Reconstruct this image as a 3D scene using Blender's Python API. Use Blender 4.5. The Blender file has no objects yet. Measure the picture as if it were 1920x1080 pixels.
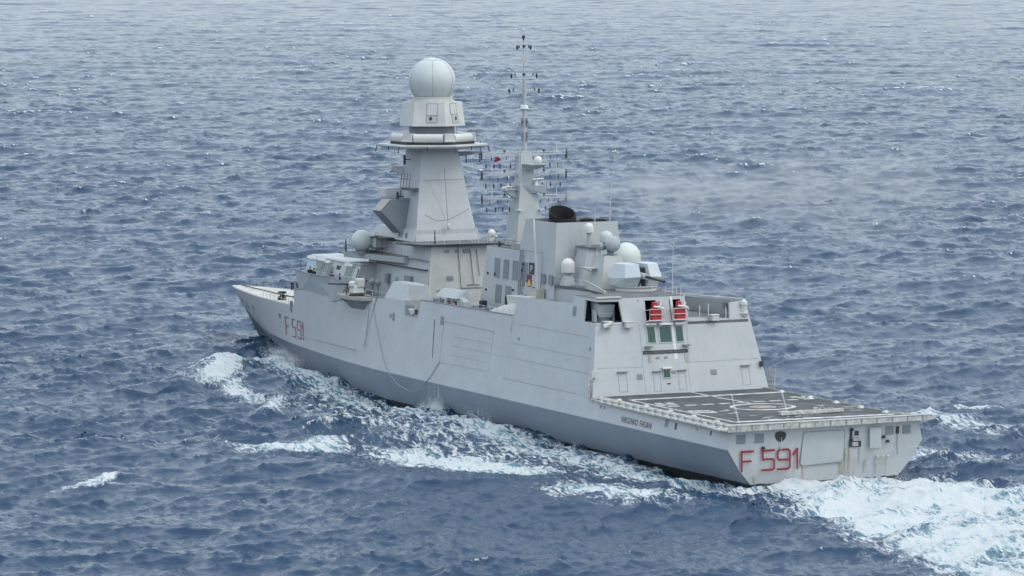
import bpy, bmesh, math, random
import numpy as np
from mathutils import Vector, Matrix
from mathutils.geometry import tessellate_polygon
R = math.radians
random.seed(7)
sc = bpy.context.scene
col = sc.collection

# ------------------------------------------------------------------ camera
cam = bpy.data.objects.new('camera', bpy.data.cameras.new('camera'))
col.objects.link(cam)
cam.data.sensor_width = 36
cam.data.lens = 138.555
cam.data.clip_start = 1
cam.data.clip_end = 60000
cam.matrix_world = Matrix(((-0.42177461, 0.08103392, -0.90307236, -298.196174),
                           (-0.90669904, -0.03578629, 0.42025729, 169.082521),
                           (0.00173748, 0.99606870, 0.08856713, 47.478516),
                           (0, 0, 0, 1)))
sc.camera = cam

# ------------------------------------------------------------------ sky, sun, exposure
SUN_EL, SUN_AZ = 50, 222            # azimuth counted from +x towards +y, direction the light comes from
w = bpy.data.worlds.new('World'); sc.world = w; w.use_nodes = True
nt = w.node_tree; nt.nodes.clear()
sky = nt.nodes.new('ShaderNodeTexSky'); sky.sky_type = 'NISHITA'; sky.sun_disc = False
sky.sun_elevation = R(SUN_EL); sky.sun_rotation = R(90 - SUN_AZ)
sky.air_density = 1.2; sky.dust_density = 2.0; sky.ozone_density = 1.5
hs = nt.nodes.new('ShaderNodeHueSaturation'); hs.inputs['Saturation'].default_value = 0.62
bg = nt.nodes.new('ShaderNodeBackground'); bg.inputs['Strength'].default_value = 0.06
wo = nt.nodes.new('ShaderNodeOutputWorld')
nt.links.new(sky.outputs[0], hs.inputs['Color']); nt.links.new(hs.outputs[0], bg.inputs[0])
# thin overcast: a cloud layer brighter overhead than at the horizon, added to the clear sky
tcw = nt.nodes.new('ShaderNodeTexCoord'); spw = nt.nodes.new('ShaderNodeSeparateXYZ'); nt.links.new(tcw.outputs['Generated'], spw.inputs[0])
mrw = nt.nodes.new('ShaderNodeMapRange'); mrw.inputs['From Min'].default_value = 0; mrw.inputs['From Max'].default_value = 1; mrw.inputs['To Min'].default_value = .33; mrw.inputs['To Max'].default_value = .80
nt.links.new(spw.outputs[2], mrw.inputs[0])
bg2 = nt.nodes.new('ShaderNodeBackground'); bg2.inputs['Color'].default_value = (.79, .90, 1.0, 1); nt.links.new(mrw.outputs[0], bg2.inputs['Strength'])
adw = nt.nodes.new('ShaderNodeAddShader'); nt.links.new(bg.outputs[0], adw.inputs[0]); nt.links.new(bg2.outputs[0], adw.inputs[1]); nt.links.new(adw.outputs[0], wo.inputs[0])
sun = bpy.data.objects.new('sun', bpy.data.lights.new('sun', 'SUN')); col.objects.link(sun)
sun.data.energy = 0.47; sun.data.angle = R(20); sun.data.color = (1, .88, .70)
sd = Vector((math.cos(R(SUN_EL))*math.cos(R(SUN_AZ)), math.cos(R(SUN_EL))*math.sin(R(SUN_AZ)), math.sin(R(SUN_EL))))
sun.rotation_euler = sd.to_track_quat('Z', 'Y').to_euler()
sc.view_settings.view_transform = 'Standard'; sc.view_settings.look = 'None'
sc.view_settings.exposure = 0.72; sc.view_settings.gamma = 1

# ------------------------------------------------------------------ materials
def nodes(name):
    m = bpy.data.materials.new(name); m.use_nodes = True
    t = m.node_tree; return m, t, t.nodes['Principled BSDF']
def add(t, kind, **k):
    n = t.nodes.new(kind)
    for a, v in k.items():
        if a in n.inputs: n.inputs[a].default_value = v
        else: setattr(n, a, v)
    return n
def ramp(t, p0, p1, c0=(0,0,0,1), c1=(1,1,1,1)):
    n = t.nodes.new('ShaderNodeValToRGB'); e = n.color_ramp.elements
    e[0].position, e[0].color, e[1].position, e[1].color = p0, c0, p1, c1
    return n
def paint(name, c, rough=.55, var=.12, streak=.0, scale=.6, metallic=0, streak_col=None, bump=0, plates=0.):
    m, t, b = nodes(name); L = t.links.new
    b.inputs['Roughness'].default_value = rough; b.inputs['Metallic'].default_value = metallic
    tc = add(t, 'ShaderNodeTexCoord')
    n = add(t, 'ShaderNodeTexNoise', Scale=scale, Detail=6.0, Roughness=.6); L(tc.outputs['Object'], n.inputs['Vector'])
    r = ramp(t, .3, .7, tuple(v*(1-var) for v in c)+(1,), tuple(min(1, v*(1+var)) for v in c)+(1,))
    L(n.outputs['Fac'], r.inputs[0]); out = r.outputs[0]
    if streak:
        mp = add(t, 'ShaderNodeMapping'); mp.inputs['Scale'].default_value = (1.6, 1.6, .08); L(tc.outputs['Object'], mp.inputs[0])
        n2 = add(t, 'ShaderNodeTexNoise', Scale=1.3, Detail=5.0, Roughness=.65); L(mp.outputs[0], n2.inputs['Vector'])
        r2 = ramp(t, .52, .78); L(n2.outputs['Fac'], r2.inputs[0])
        mu = add(t, 'ShaderNodeMath', operation='MULTIPLY'); L(r2.outputs[0], mu.inputs[0]); mu.inputs[1].default_value = streak
        mx = add(t, 'ShaderNodeMixRGB'); L(mu.outputs[0], mx.inputs[0]); L(out, mx.inputs[1])
        mx.inputs[2].default_value = (streak_col or tuple(v*.62 for v in c)) + (1,)
        out = mx.outputs[0]
    if plates:                      # welded plating: thin darker seams every few metres
        br = add(t, 'ShaderNodeTexBrick', Scale=1.0); br.offset = .5
        br.inputs['Mortar Size'].default_value = .02; br.inputs['Mortar Smooth'].default_value = .6
        br.inputs['Brick Width'].default_value = 8.5; br.inputs['Row Height'].default_value = 1.22
        sp = add(t, 'ShaderNodeSeparateXYZ'); L(tc.outputs['Object'], sp.inputs[0])
        cb = add(t, 'ShaderNodeCombineXYZ'); ad = add(t, 'ShaderNodeMath', operation='ADD'); L(sp.outputs[0], ad.inputs[0]); L(sp.outputs[1], ad.inputs[1])
        L(ad.outputs[0], cb.inputs[0]); L(sp.outputs[2], cb.inputs[1]); L(cb.outputs[0], br.inputs['Vector'])
        br.inputs['Color1'].default_value = br.inputs['Color2'].default_value = (1,1,1,1); br.inputs['Mortar'].default_value = (1-plates,)*3+(1,)
        mx = add(t, 'ShaderNodeMixRGB', blend_type='MULTIPLY'); mx.inputs[0].default_value = 1
        L(out, mx.inputs[1]); L(br.outputs['Color'], mx.inputs[2]); out = mx.outputs[0]
    if bump:
        nb = add(t, 'ShaderNodeTexNoise', Scale=.55, Detail=2.0); L(tc.outputs['Object'], nb.inputs['Vector'])
        bp = add(t, 'ShaderNodeBump', Strength=bump, Distance=.12); L(nb.outputs['Fac'], bp.inputs['Height']); L(bp.outputs[0], b.inputs['Normal'])
    L(out, b.inputs['Base Color'])
    return m
GREY = (.43, .455, .468)
M = {}
M['grey'] = paint('grey_paint', GREY, var=.06, scale=.25, streak=.25, bump=.6, plates=.09)
M['grey_small'] = paint('fitting_paint', (.40, .43, .44), var=.08)
M['beige'] = paint('sunworn_paint', (.44, .455, .44), streak=.4, bump=.2, streak_col=(.53,.53,.49))
M['turret'] = paint('turret_paint', (.52, .57, .59), var=.05, rough=.5)
M['light'] = paint('pale_paint', (.54, .55, .53), var=.1, streak=.15)
M['white'] = paint('white_paint', (.65, .655, .63), var=.04, rough=.45)
M['radome'] = paint('radome_skin', (.50, .54, .53), var=.05, rough=.5)
M['radome_green'] = paint('pale_green_skin', (.56, .61, .57), var=.04, rough=.45)
M['deck'] = paint('dark_deck_coating', (.068, .073, .077), var=.45, rough=.85, scale=.35)
M['roof'] = paint('roof_deck_coating', (.13, .14, .145), var=.3, rough=.85)
M['foredeck'] = paint('pale_foredeck_coating', (.46, .45, .41), var=.25, rough=.85)
M['louvre'] = paint('louvre_paint', (.19, .215, .245), var=.1)
M['dark'] = paint('dark_metal', (.035, .037, .04), var=.3, rough=.6)
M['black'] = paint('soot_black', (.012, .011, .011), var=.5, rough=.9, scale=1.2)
M['seam'] = paint('seam_paint', (.20, .22, .24), var=.1)
M['line'] = paint('worn_line_paint', (.50, .50, .47), var=.5, rough=.8, scale=1.5)
M['wornpatch'] = paint('worn_deck_patch', (.30, .27, .24), var=.3, rough=.9, scale=2)
M['red'] = paint('red_paint', (.42, .02, .025), var=.12)
M['numred'] = paint('number_red', (.24, .012, .022), var=.15)
M['numfade'] = paint('faded_number_red', (.30, .12, .15), var=.15)
M['brown'] = paint('letter_brown', (.09, .07, .055), var=.2)
M['rust'] = paint('rust_stain', (.40, .37, .27), var=.3, scale=3)
M['rubber'] = paint('net_grey', (.40, .40, .375), var=.35, scale=2.5, rough=.9)
M['orange'] = paint('faded_orange', (.50, .22, .17), var=.12)
M['yellow'] = paint('yellow_paint', (.60, .42, .08), var=.1)
M['tan'] = paint('tan_cover', (.36, .34, .30), var=.2, scale=3)
M['navy'] = paint('navy_cloth', (.015, .018, .03), var=.3, rough=.9)
M['skin'] = paint('skin', (.42, .25, .18), var=.05)
M['hair'] = paint('dark_hair', (.02, .015, .012), var=.2, rough=.8)
M['cord'] = paint('cord', (.28, .30, .31), var=.1)
def glass(name, c):
    m, t, b = nodes(name); b.inputs['Base Color'].default_value = c+(1,); b.inputs['Roughness'].default_value = .08
    b.inputs['IOR'].default_value = 1.5; return m
M['glass'] = glass('green_glass', (.02, .075, .06))
M['blueglass'] = glass('pale_blue_glass', (.22, .36, .46))
# hull: grey above, black boot-topping low down
def hull_mat():
    m = M['grey'].copy(); m.name = 'hull_paint'; t = m.node_tree; b = t.nodes['Principled BSDF']; L = t.links.new
    src = b.inputs['Base Color'].links[0].from_socket
    tc = add(t, 'ShaderNodeTexCoord'); sp = add(t, 'ShaderNodeSeparateXYZ'); L(tc.outputs['Object'], sp.inputs[0])
    nz = add(t, 'ShaderNodeTexNoise', Scale=1.2, Detail=4.0); L(tc.outputs['Object'], nz.inputs['Vector'])
    ad = add(t, 'ShaderNodeMath', operation='MULTIPLY_ADD'); L(nz.outputs['Fac'], ad.inputs[0]); ad.inputs[1].default_value = .25; L(sp.outputs[2], ad.inputs[2])
    r = ramp(t, .0, 1.0); r.color_ramp.elements[0].position = .385; r.color_ramp.elements[1].position = .41
    mr = add(t, 'ShaderNodeMapRange'); mr.inputs['From Min'].default_value = 0; mr.inputs['From Max'].default_value = 2.2; L(ad.outputs[0], mr.inputs[0]); L(mr.outputs[0], r.inputs[0])
    # overhang shade on the strake under the knuckle, painted in darker and bluer
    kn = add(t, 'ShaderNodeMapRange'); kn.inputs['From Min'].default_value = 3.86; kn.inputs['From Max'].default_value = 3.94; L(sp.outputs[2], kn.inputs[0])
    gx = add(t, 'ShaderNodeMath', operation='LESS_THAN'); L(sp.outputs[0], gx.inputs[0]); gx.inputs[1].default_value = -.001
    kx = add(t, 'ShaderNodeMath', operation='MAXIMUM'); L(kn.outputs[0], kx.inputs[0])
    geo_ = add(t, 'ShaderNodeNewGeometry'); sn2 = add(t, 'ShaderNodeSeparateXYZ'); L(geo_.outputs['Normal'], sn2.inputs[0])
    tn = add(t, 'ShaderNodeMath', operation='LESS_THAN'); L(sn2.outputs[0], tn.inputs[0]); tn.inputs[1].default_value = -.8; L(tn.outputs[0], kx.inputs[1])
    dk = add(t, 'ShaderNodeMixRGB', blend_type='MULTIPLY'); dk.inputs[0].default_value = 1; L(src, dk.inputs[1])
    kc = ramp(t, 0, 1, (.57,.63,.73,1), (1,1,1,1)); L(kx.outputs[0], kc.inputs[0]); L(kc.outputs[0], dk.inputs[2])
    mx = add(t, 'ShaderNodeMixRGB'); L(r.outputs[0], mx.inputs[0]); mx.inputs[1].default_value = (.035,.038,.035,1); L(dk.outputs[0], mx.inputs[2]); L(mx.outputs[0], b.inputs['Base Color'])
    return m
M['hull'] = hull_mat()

# ------------------------------------------------------------------ mesh builder
class MB:
    def __init__(s): s.v, s.f = [], []
    def poly(s, pts, faces):
        o = len(s.v); s.v += [tuple(p) for p in pts]; s.f += [[o+i for i in f] for f in faces]; return s
    def hexa(s, p):                  # p[0:4] bottom loop, p[4:8] top loop
        return s.poly(p, [(3,2,1,0),(4,5,6,7),(0,1,5,4),(1,2,6,5),(2,3,7,6),(3,0,4,7)])
    def box(s, x0, x1, y0, y1, z0, z1):
        return s.hexa([(x0,y0,z0),(x1,y0,z0),(x1,y1,z0),(x0,y1,z0),(x0,y0,z1),(x1,y0,z1),(x1,y1,z1),(x0,y1,z1)])
    def cbox(s, c, d): return s.box(c[0]-d[0]/2, c[0]+d[0]/2, c[1]-d[1]/2, c[1]+d[1]/2, c[2]-d[2]/2, c[2]+d[2]/2)
    def loft(s, loops, cap=True):
        o = len(s.v); n = len(loops[0])
        for l in loops: s.v += [tuple(p) for p in l]
        for k in range(len(loops)-1):
            for i in range(n):
                j = (i+1) % n; s.f.append([o+k*n+i, o+k*n+j, o+(k+1)*n+j, o+(k+1)*n+i])
        if cap: s.f.append([o+i for i in range(n)][::-1]); s.f.append([o+(len(loops)-1)*n+i for i in range(n)])
        return s
    def lathe(s, c, prof, n=24, cap=True, ph=0.):
        return s.loft([[(c[0]+r*math.cos(ph+2*math.pi*i/n), c[1]+r*math.sin(ph+2*math.pi*i/n), c[2]+z) for i in range(n)] for r, z in prof], cap)
    def tube(s, pts, r, n=6):
        pts = [Vector(p) for p in pts]; loops = []
        for i, p in enumerate(pts):
            d = (pts[min(i+1, len(pts)-1)] - pts[max(i-1, 0)]).normalized()
            a = d.orthogonal().normalized() if abs(d.z) > .95 else d.cross(Vector((0,0,1))).normalized(); b = d.cross(a)
            rr = r[i] if isinstance(r, (list, tuple)) else r
            loops.append([p + (a*math.cos(2*math.pi*k/n) + b*math.sin(2*math.pi*k/n))*rr for k in range(n)])
        return s.loft(loops)
    def sphere(s, c, r, n=24, m=14, lo=-90, sq=1.):
        return s.lathe(c, [(max(.001, r*math.cos(R(lo+(90-lo)*i/m))), r*sq*math.sin(R(lo+(90-lo)*i/m))) for i in range(m+1)], n)
    def prism(s, pts, d):            # closed polygon pts (3D), extruded by vector d
        d = Vector(d); a = [Vector(p) for p in pts]; return s.loft([a, [p+d for p in a]])
    def panel(s, outer, holes, f, th):   # outer/holes in (u,v); f(u,v,w) -> xyz; w runs 0..-th
        loops = [outer]+holes; flat = [p for l in loops for p in l]
        tris = tessellate_polygon([[Vector((p[0], p[1], 0)) for p in l] for l in loops])
        o = len(s.v); N = len(flat)
        s.v += [tuple(f(u, v, 0)) for u, v in flat] + [tuple(f(u, v, -th)) for u, v in flat]
        for t3 in tris: s.f.append([o+i for i in t3]); s.f.append([o+N+i for i in t3][::-1])
        k = 0
        for l in loops:
            for i in range(len(l)):
                a, b = k+i, k+(i+1) % len(l); s.f.append([o+a, o+b, o+N+b, o+N+a])
            k += len(l)
        return s
    def build(s, name, mat, parent=None, smooth=None, bevel=0):
        me = bpy.data.meshes.new(name); me.from_pydata(s.v, [], s.f); me.update()
        bm = bmesh.new(); bm.from_mesh(me); bmesh.ops.recalc_face_normals(bm, faces=bm.faces); bm.to_mesh(me); bm.free()
        me.materials.append(M[mat] if isinstance(mat, str) else mat)
        o = bpy.data.objects.new(name, me); col.objects.link(o)
        if parent: o.parent = parent
        if smooth is not None:
            me.shade_smooth()
            bm = bmesh.new(); bm.from_mesh(me)
            for e in bm.edges:
                if len(e.link_faces) == 2 and e.calc_face_angle(0) > R(smooth): e.smooth = False
            bm.to_mesh(me); bm.free()
        if bevel:
            b = o.modifiers.new('bevel', 'BEVEL'); b.width = bevel; b.segments = 1; b.limit_method = 'ANGLE'
        return o
def pieces(mb, name, mat, parent=None, smooth=None, bevel=0):
    par = list(range(len(mb.v)))
    def find(a):
        while par[a] != a: par[a] = par[par[a]]; a = par[a]
        return a
    for f in mb.f:
        for i in f[1:]: par[find(i)] = find(f[0])
    groups = {}
    for f in mb.f: groups.setdefault(find(f[0]), []).append(f)
    out = []
    for fs in groups.values():
        ids = sorted({i for f in fs for i in f}); mp = {j: k for k, j in enumerate(ids)}
        q = MB(); q.v = [mb.v[i] for i in ids]; q.f = [[mp[i] for i in f] for f in fs]; out.append(q.build(name, mat, parent, smooth, bevel))
    return out
def tag(o, label=None, cat=None, group=None, kind=None):
    for k, v in (('label', label), ('category', cat), ('group', group), ('kind', kind)):
        if v: o[k] = v
    return o

# ------------------------------------------------------------------ the frigate (ship frame: x forward from the transom, y to port, z up)
ship = bpy.data.objects.new('frigate', None); col.objects.link(ship)
SHIP_PITCH = 0.0104787
ship.location = (-.005118, 0, -.488383); ship.rotation_euler = (0, SHIP_PITCH, 0)
tag(ship, 'grey navy frigate steaming through the choppy blue sea, red F 591 on bow and transom', 'warship')
SHIP_M = Matrix.Translation(ship.location) @ Matrix.Rotation(SHIP_PITCH, 4, 'Y')
def W(p): return SHIP_M @ Vector(p)
def SY(z): return 10.315 - .175*z                       # tumblehome side plane
def side(u, v, wd): n = Vector((0, 1, .175)).normalized(); return Vector((u, SY(v), v)) + n*wd
def side_s(u, v, wd): p = side(u, v, wd); return Vector((p.x, -p.y, p.z))
def aft(u, v, wd): n = Vector((-1, 0, .255)).normalized(); return Vector((27.5+.255*(v-6.15), u, v)) + n*wd     # hangar face, u = y
def splate(x0, z0, x1, z1, name, mat, parent, th=.04, slant=0.):
    return MB().panel([(x0,z0),(x1,z0),(x1+slant,z1),(x0+slant,z1)], [], lambda u,v,w_: side(u,v,w_+th), th+.01).build(name, mat, parent)
def aplate(y0, z0, y1, z1, name, mat, parent, th=.05):
    return MB().panel([(y0,z0),(y1,z0),(y1,z1),(y0,z1)], [], lambda u,v,w_: aft(u,v,w_+th), th+.01).build(name, mat, parent)

# hull: stations of half-breadths
def interp(x, xs, ys): return float(np.interp(x, xs, ys))
KX = [0, 20, 65, 79, 88, 94, 102.8, 111.4, 118, 123.8, 130, 134, 136.6]
KY = [9.72, 9.66, 9.66, 9.58, 8.95, 8.35, 7.35, 6.2, 4.95, 3.75, 2.1, .9, .12]
def top_z(x): return 5.81 if x < 47 else (10.2 if x < 108.2 else float(np.interp(x, [108, 125, 144.4], [8.15, 8.0, 7.75])))
TX = [0, 80, 90, 96, 102, 108, 113, 118, 124, 130, 136, 140, 143, 144.3]
TY = [0, 0, 0, 8.15, 7.55, 6.75, 6.1, 5.6, 4.85, 3.75, 2.5, 1.6, .75, .1]
def top_y(x, z):
    if x <= 84: return SY(z)
    a = SY(z); b = float(np.interp(x, TX[3:], TY[3:])) + (z-8.1)*.0
    t = min(1, max(0, (x-84)/16)); t = t*t*(3-2*t); return a*(1-t) + b*t
def stem_x(z): return float(np.interp(z, [-5, 1.7, 3.0, 3.95, 4.65, 6.2, 7.75], [126, 131.3, 134.0, 136.7, 139.2, 142.2, 144.35]))
WX = [0, 20, 41, 78, 88, 100, 110, 118, 125, 131]
WY = [7.3, 8.1, 8.35, 8.4, 7.7, 6.3, 4.5, 2.9, 1.4, .1]
hull = MB(); loops = []
xs = [0, 6, 14, 22, 30, 38, 46.99, 47.0, 54, 60, 66, 72, 78, 82, 86, 90, 94, 98, 102, 105, 108.1, 108.2, 112, 116, 120, 124, 127, 130, 133, 136, 139, 141.5, 143.2, 144.3]
for x in xs:
    zt = top_z(x); pts = []
    for lev in range(7):
        if lev == 0: z, y = -4.5, .35
        elif lev == 1: z, y = -3.6, max(.02, interp(x, WX, WY)*.72)
        elif lev == 2: z, y = .2, max(.02, interp(x, WX, WY)-.45*min(1, (131-min(x, 131))/40))
        elif lev == 3: z, y = 2.0, .5*(interp(x, WX, WY)+interp(x, KX, KY))
        elif lev == 4: z, y = 3.9, interp(x, KX, KY)
        elif lev == 5:
            z = .5*(3.9+zt); yt = top_y(x, zt); y = .5*(interp(x, KX, KY)+yt) + (.0 if x < 90 else -.12*min(1, (x-90)/20))
        else: z, y = zt, top_y(x, zt)
        xx = x; sx = stem_x(z)
        if x > 100 :                                  # squeeze the forward stations on to the raked stem
            t = (x-100)/(144.3-100); xx = 100 + (sx-100)*t
            if lev in (2, 1, 0): y = interp(xx, WX, WY)*(.72 if lev == 1 else 1) if lev else .2
            if lev == 3: y = .5*(interp(xx, WX, WY)+interp(100+(stem_x(3.9)-100)*t, KX, KY))
            if lev == 4: y = interp(xx, KX, KY)
            if lev == 5: y = .5*(interp(100+(stem_x(3.9)-100)*t, KX, KY)+top_y(x, zt))-.1*(1-t)
            y = max(y, .03)
        pts.append((xx, y, z))
    loops.append([(p[0], -p[1], p[2]) for p in pts[::-1]] + pts)
# transom rakes a little
loops[0] = [(p[0] + (0 if p[2] > 3 else .35*(3-p[2])/3), p[1], p[2]) for p in loops[0]]
hull.loft(loops)
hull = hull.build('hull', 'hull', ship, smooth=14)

# ---- decks laid on the hull
fd = MB(); fd.hexa([(.15,-9.2,5.815),(28.5,-9.05,5.815),(28.5,9.05,5.815),(.15,9.2,5.815),(.15,-9.2,5.85),(28.5,-9.05,5.85),(28.5,9.05,5.85),(.15,9.2,5.85)])
flight_deck = fd.build('flight_deck', 'deck', ship)
def dline(mb, p, q, wd=.26, z=5.862):
    p, q = Vector((p[0], p[1], 0)), Vector((q[0], q[1], 0)); d = (q-p).normalized(); wd = wd*(1.1+2.0*abs(d.y)); n = Vector((-d.y, d.x, 0))*wd/2
    mb.poly([(a.x, a.y, z) for a in (p-n, q-n, q+n, p+n)], [(0,1,2,3)])
mk = MB()
for p, q in (((23.7,7.3),(23.7,-9.2)), ((23.7,7.3),(3.4,7.1)), ((23.7,-9.0),(3.0,-9.0)), ((3.6,7.1),(3.0,-9.2)),
             ((28.4,-.9),(16.2,-1.35)), ((12,6.9),(11.2,4.9)), ((13.2,6.7),(12.6,4.8)), ((13.2,6.7),(11.2,6.9)), ((12.6,4.8),(11.2,4.9))):
    dline(mk, p, q)
for k in range(9):
    y = 6.6-1.75*k
    dline(mk, (17.35, y), (17.35, y-1.15), .2)
for y in (6.7, 5.6): dline(mk, (19.8, y), (19.8, y-.8)); dline(mk, (18.6, y+.4), (18.6, y-.5))
for y in (-7.2, -8.4): dline(mk, (19.4, y), (19.4, y-.8)); dline(mk, (18.4, y-.2), (18.4, y-1))
for s in range(40):
    a0, a1 = 2*math.pi*s/40, 2*math.pi*(s+1)/40
    dline(mk, (13.4+2.5*math.cos(a0), -1+2.9*math.sin(a0)), (13.4+2.5*math.cos(a1), -1+2.9*math.sin(a1)), .2)
random.seed(3)
for k in range(44):
    x, y = random.uniform(3.8, 12.5), random.uniform(-8.8, 5.5); a = random.uniform(-.5, .5); l = random.uniform(.4, 1.3)
    dline(mk, (x, y), (x+l*math.sin(a), y-l*math.cos(a)), random.uniform(.03, .1), 5.861)
mk.build('deck_marking', 'line', flight_deck)
sc_ = MB()
sc_.lathe((13.4, -1, 5.856), [(1.25, 0), (1.25, .002)], 28)
sc_.build('landing_grid', 'wornpatch', flight_deck)
sm = MB()
for (p, q) in (((24.3,-3.6),(4,6.5)), ((23.6,-8.6),(5,1)), ((27,3),(10,-8))): dline(sm, p, q, .08, 5.858)
sm.build('deck_seam', 'seam', flight_deck)
fo = MB()
pr = [(x, top_y(x, top_z(x))-.12) for x in (108.6, 112, 116, 120, 124, 128, 132, 136, 139.5, 142, 143.4)]
L1 = [(100+(stem_x(top_z(x))-100)*(x-100)/44.3, y, top_z(x)+.02) for x, y in pr]
fo.prism(L1 + [(p[0], -p[1], p[2]) for p in L1[::-1]], (0, 0, .02))
foredeck = fo.build('foredeck', 'foredeck', ship)
sdk = MB()
sdk.box(47.2, 108.0, -7.0, 7.0, 10.205, 10.225)
sdk.build('side_deck', 'roof', ship)

# ---- folding deck-edge safety nets, lights and coaming round the flight deck
for s in (1, -1):
    e = MB(); e.loft([[(x,s*8.7,5.86),(x,s*yo,zo-.12),(x,s*yo,zo),(x,s*8.7,5.98)] for x,yo,zo in ((-.8,10.1,5.7),(1.5,9.95,5.55),(4,9.8,5.6),(15,9.72,5.62),(25.5,9.6,5.66),(29.3,9.22,5.7))])
    net = e.build('safety_net', 'rubber', ship)
    f = MB()
    for k in range(19):
        x = .6+k*1.46
        f.hexa([(x,s*8.75,5.93),(x+.12,s*8.75,5.93),(x+.12,s*9.7,5.62),(x,s*9.7,5.62),(x,s*8.75,6.03),(x+.12,s*8.75,6.03),(x+.12,s*9.72,5.72),(x,s*9.72,5.72)])
    pieces(f, 'net_frame', 'rubber', net)
    h = MB()
    for k in range(18): h.box(.9+k*1.46, 1.5+k*1.46, min(s*9.2, s*9.42), max(s*9.2, s*9.42), 5.74, 5.86)
    pieces(h, 'net_hinge', 'seam', net)
    for k, x in enumerate((4.3, 8.7, 13.2, 18, 23.5)):
        MB().hexa([(x-.28,s*8.5-.24,5.85),(x+.28,s*8.5-.24,5.85),(x+.28,s*8.5+.24,5.85),(x-.28,s*8.5+.24,5.85),(x-.16,s*8.5-.14,6.06),(x+.16,s*8.5-.14,6.06),(x+.16,s*8.5+.14,6.06),(x-.16,s*8.5+.14,6.06)]).build('deck_light', 'light', ship)
st = MB(); st.hexa([(-.9,-10.2,5.66),(-.3,-9.3,5.6),(-.3,9.3,5.6),(-.9,10.2,5.56),(-.9,-10.2,6.2),(.1,-9.3,6.12),(.1,9.3,6.12),(-.9,10.2,6.1)])
sn = st.build('safety_net', 'rubber', ship)
f = MB()
for k in range(13):
    y = -9.3+k*1.55; f.box(-.93, -.87, y, y+.12, 5.66, 6.14)
pieces(f, 'net_frame', 'seam', sn)
f = MB(); f.box(-.98, -.9, -10.2, 10.2, 6.14, 6.2); f.build('net_rail', 'light', sn)
f = MB(); f.hexa([(-.4,-10.2,5.9),(4.5,-9.6,5.7),(4.5,-10.0,5.7),(-.4,-11.4,5.85),(-.4,-10.2,6.0),(4.5,-9.6,5.8),(4.5,-10.0,5.8),(-.4,-11.4,5.95)]); f.build('net_flap', 'tan', sn)
# folded end nets beside the hangar corners
for s in (1, -1):
    f = MB()
    for k in range(5): f.tube([(28.0-k*.12, s*9.35, 5.7+k*.45), (27.2, s*(9.75+.02*k), 5.7+k*.45)], .05)
    f.tube([(28.0,s*9.35,5.7),(27.5,s*9.35,7.6)], .06); f.tube([(27.2,s*9.75,5.6),(27.2,s*9.83,7.7)], .07); f.tube([(27.6,s*9.6,5.6),(27.2,s*9.75,7.0)], .05)
    for k in range(4): f.tube([(27.95-k*.2, s*(9.36+.1*k), 5.75),(27.9-k*.2, s*(9.38+.11*k), 7.5)], .03)
    f.build('net_gate', 'rubber', ship)

# ------------------------------------------------------------------ lettering helpers
STROKES = {'F': [[(0,0),(0,1)], [(0,1),(.78,1)], [(0,.5),(.62,.5)]],
           '5': [[(.8,1),(.05,1),(.05,.55),(.68,.55),(.8,.45),(.8,.1),(.68,0),(0,0)]],
           '9': [[(0,0),(.68,0),(.8,.1),(.8,.9),(.68,1),(.12,1),(0,.9),(0,.58),(.12,.48),(.8,.48)]],
           '1': [[(0,.72),(.32,1),(.32,0)]]}
def number(name, glyphs, O, U, V, Nn, h, wdt, mat, parent, th=.012):
    O, U, V, Nn = Vector(O), Vector(U).normalized(), Vector(V), Vector(Nn).normalized()
    mb = MB()
    for g, off, gw in glyphs:
        for j, st_ in enumerate(STROKES[g]):
            for a, b in zip(st_, st_[1:]):
                pa = Vector((off+a[0]*gw, a[1]*h)); pb = Vector((off+b[0]*gw, b[1]*h)); d = (pb-pa).normalized()
                n = Vector((-d.y, d.x))*wdt/2; pa = pa-d*wdt*.42; pb = pb+d*wdt*.42; j += 1
                q = [pa-n, pb-n, pb+n, pa+n]
                mb.poly([O+U*p.x+V*p.y+Nn*(th+.0007*j+.0011*off*.1) for p in q], [(0,1,2,3)])
    return mb.build(name, mat, parent)
def text(name, s, O, U, V, Nn, h, squeeze, mat, parent, th=.015, space=1.0):
    cu = bpy.data.curves.new(name, 'FONT'); cu.body = s; cu.size = 1; cu.extrude = .004; cu.space_character = space
    o = bpy.data.objects.new(name, cu); me = bpy.data.meshes.new_from_object(o)
    bpy.data.objects.remove(o); bpy.data.curves.remove(cu)
    O, U, V, Nn = Vector(O), Vector(U).normalized(), Vector(V).normalized(), Vector(Nn).normalized()
    for v in me.vertices:
        c = v.co.copy(); v.co = O + U*c.x*squeeze*h*1.4 + V*c.y*h*1.4 + Nn*(th+c.z)
    me.name = name; me.materials.append(M[mat]); ob = bpy.data.objects.new(name, me); col.objects.link(ob); ob.parent = parent
    return ob

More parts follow.
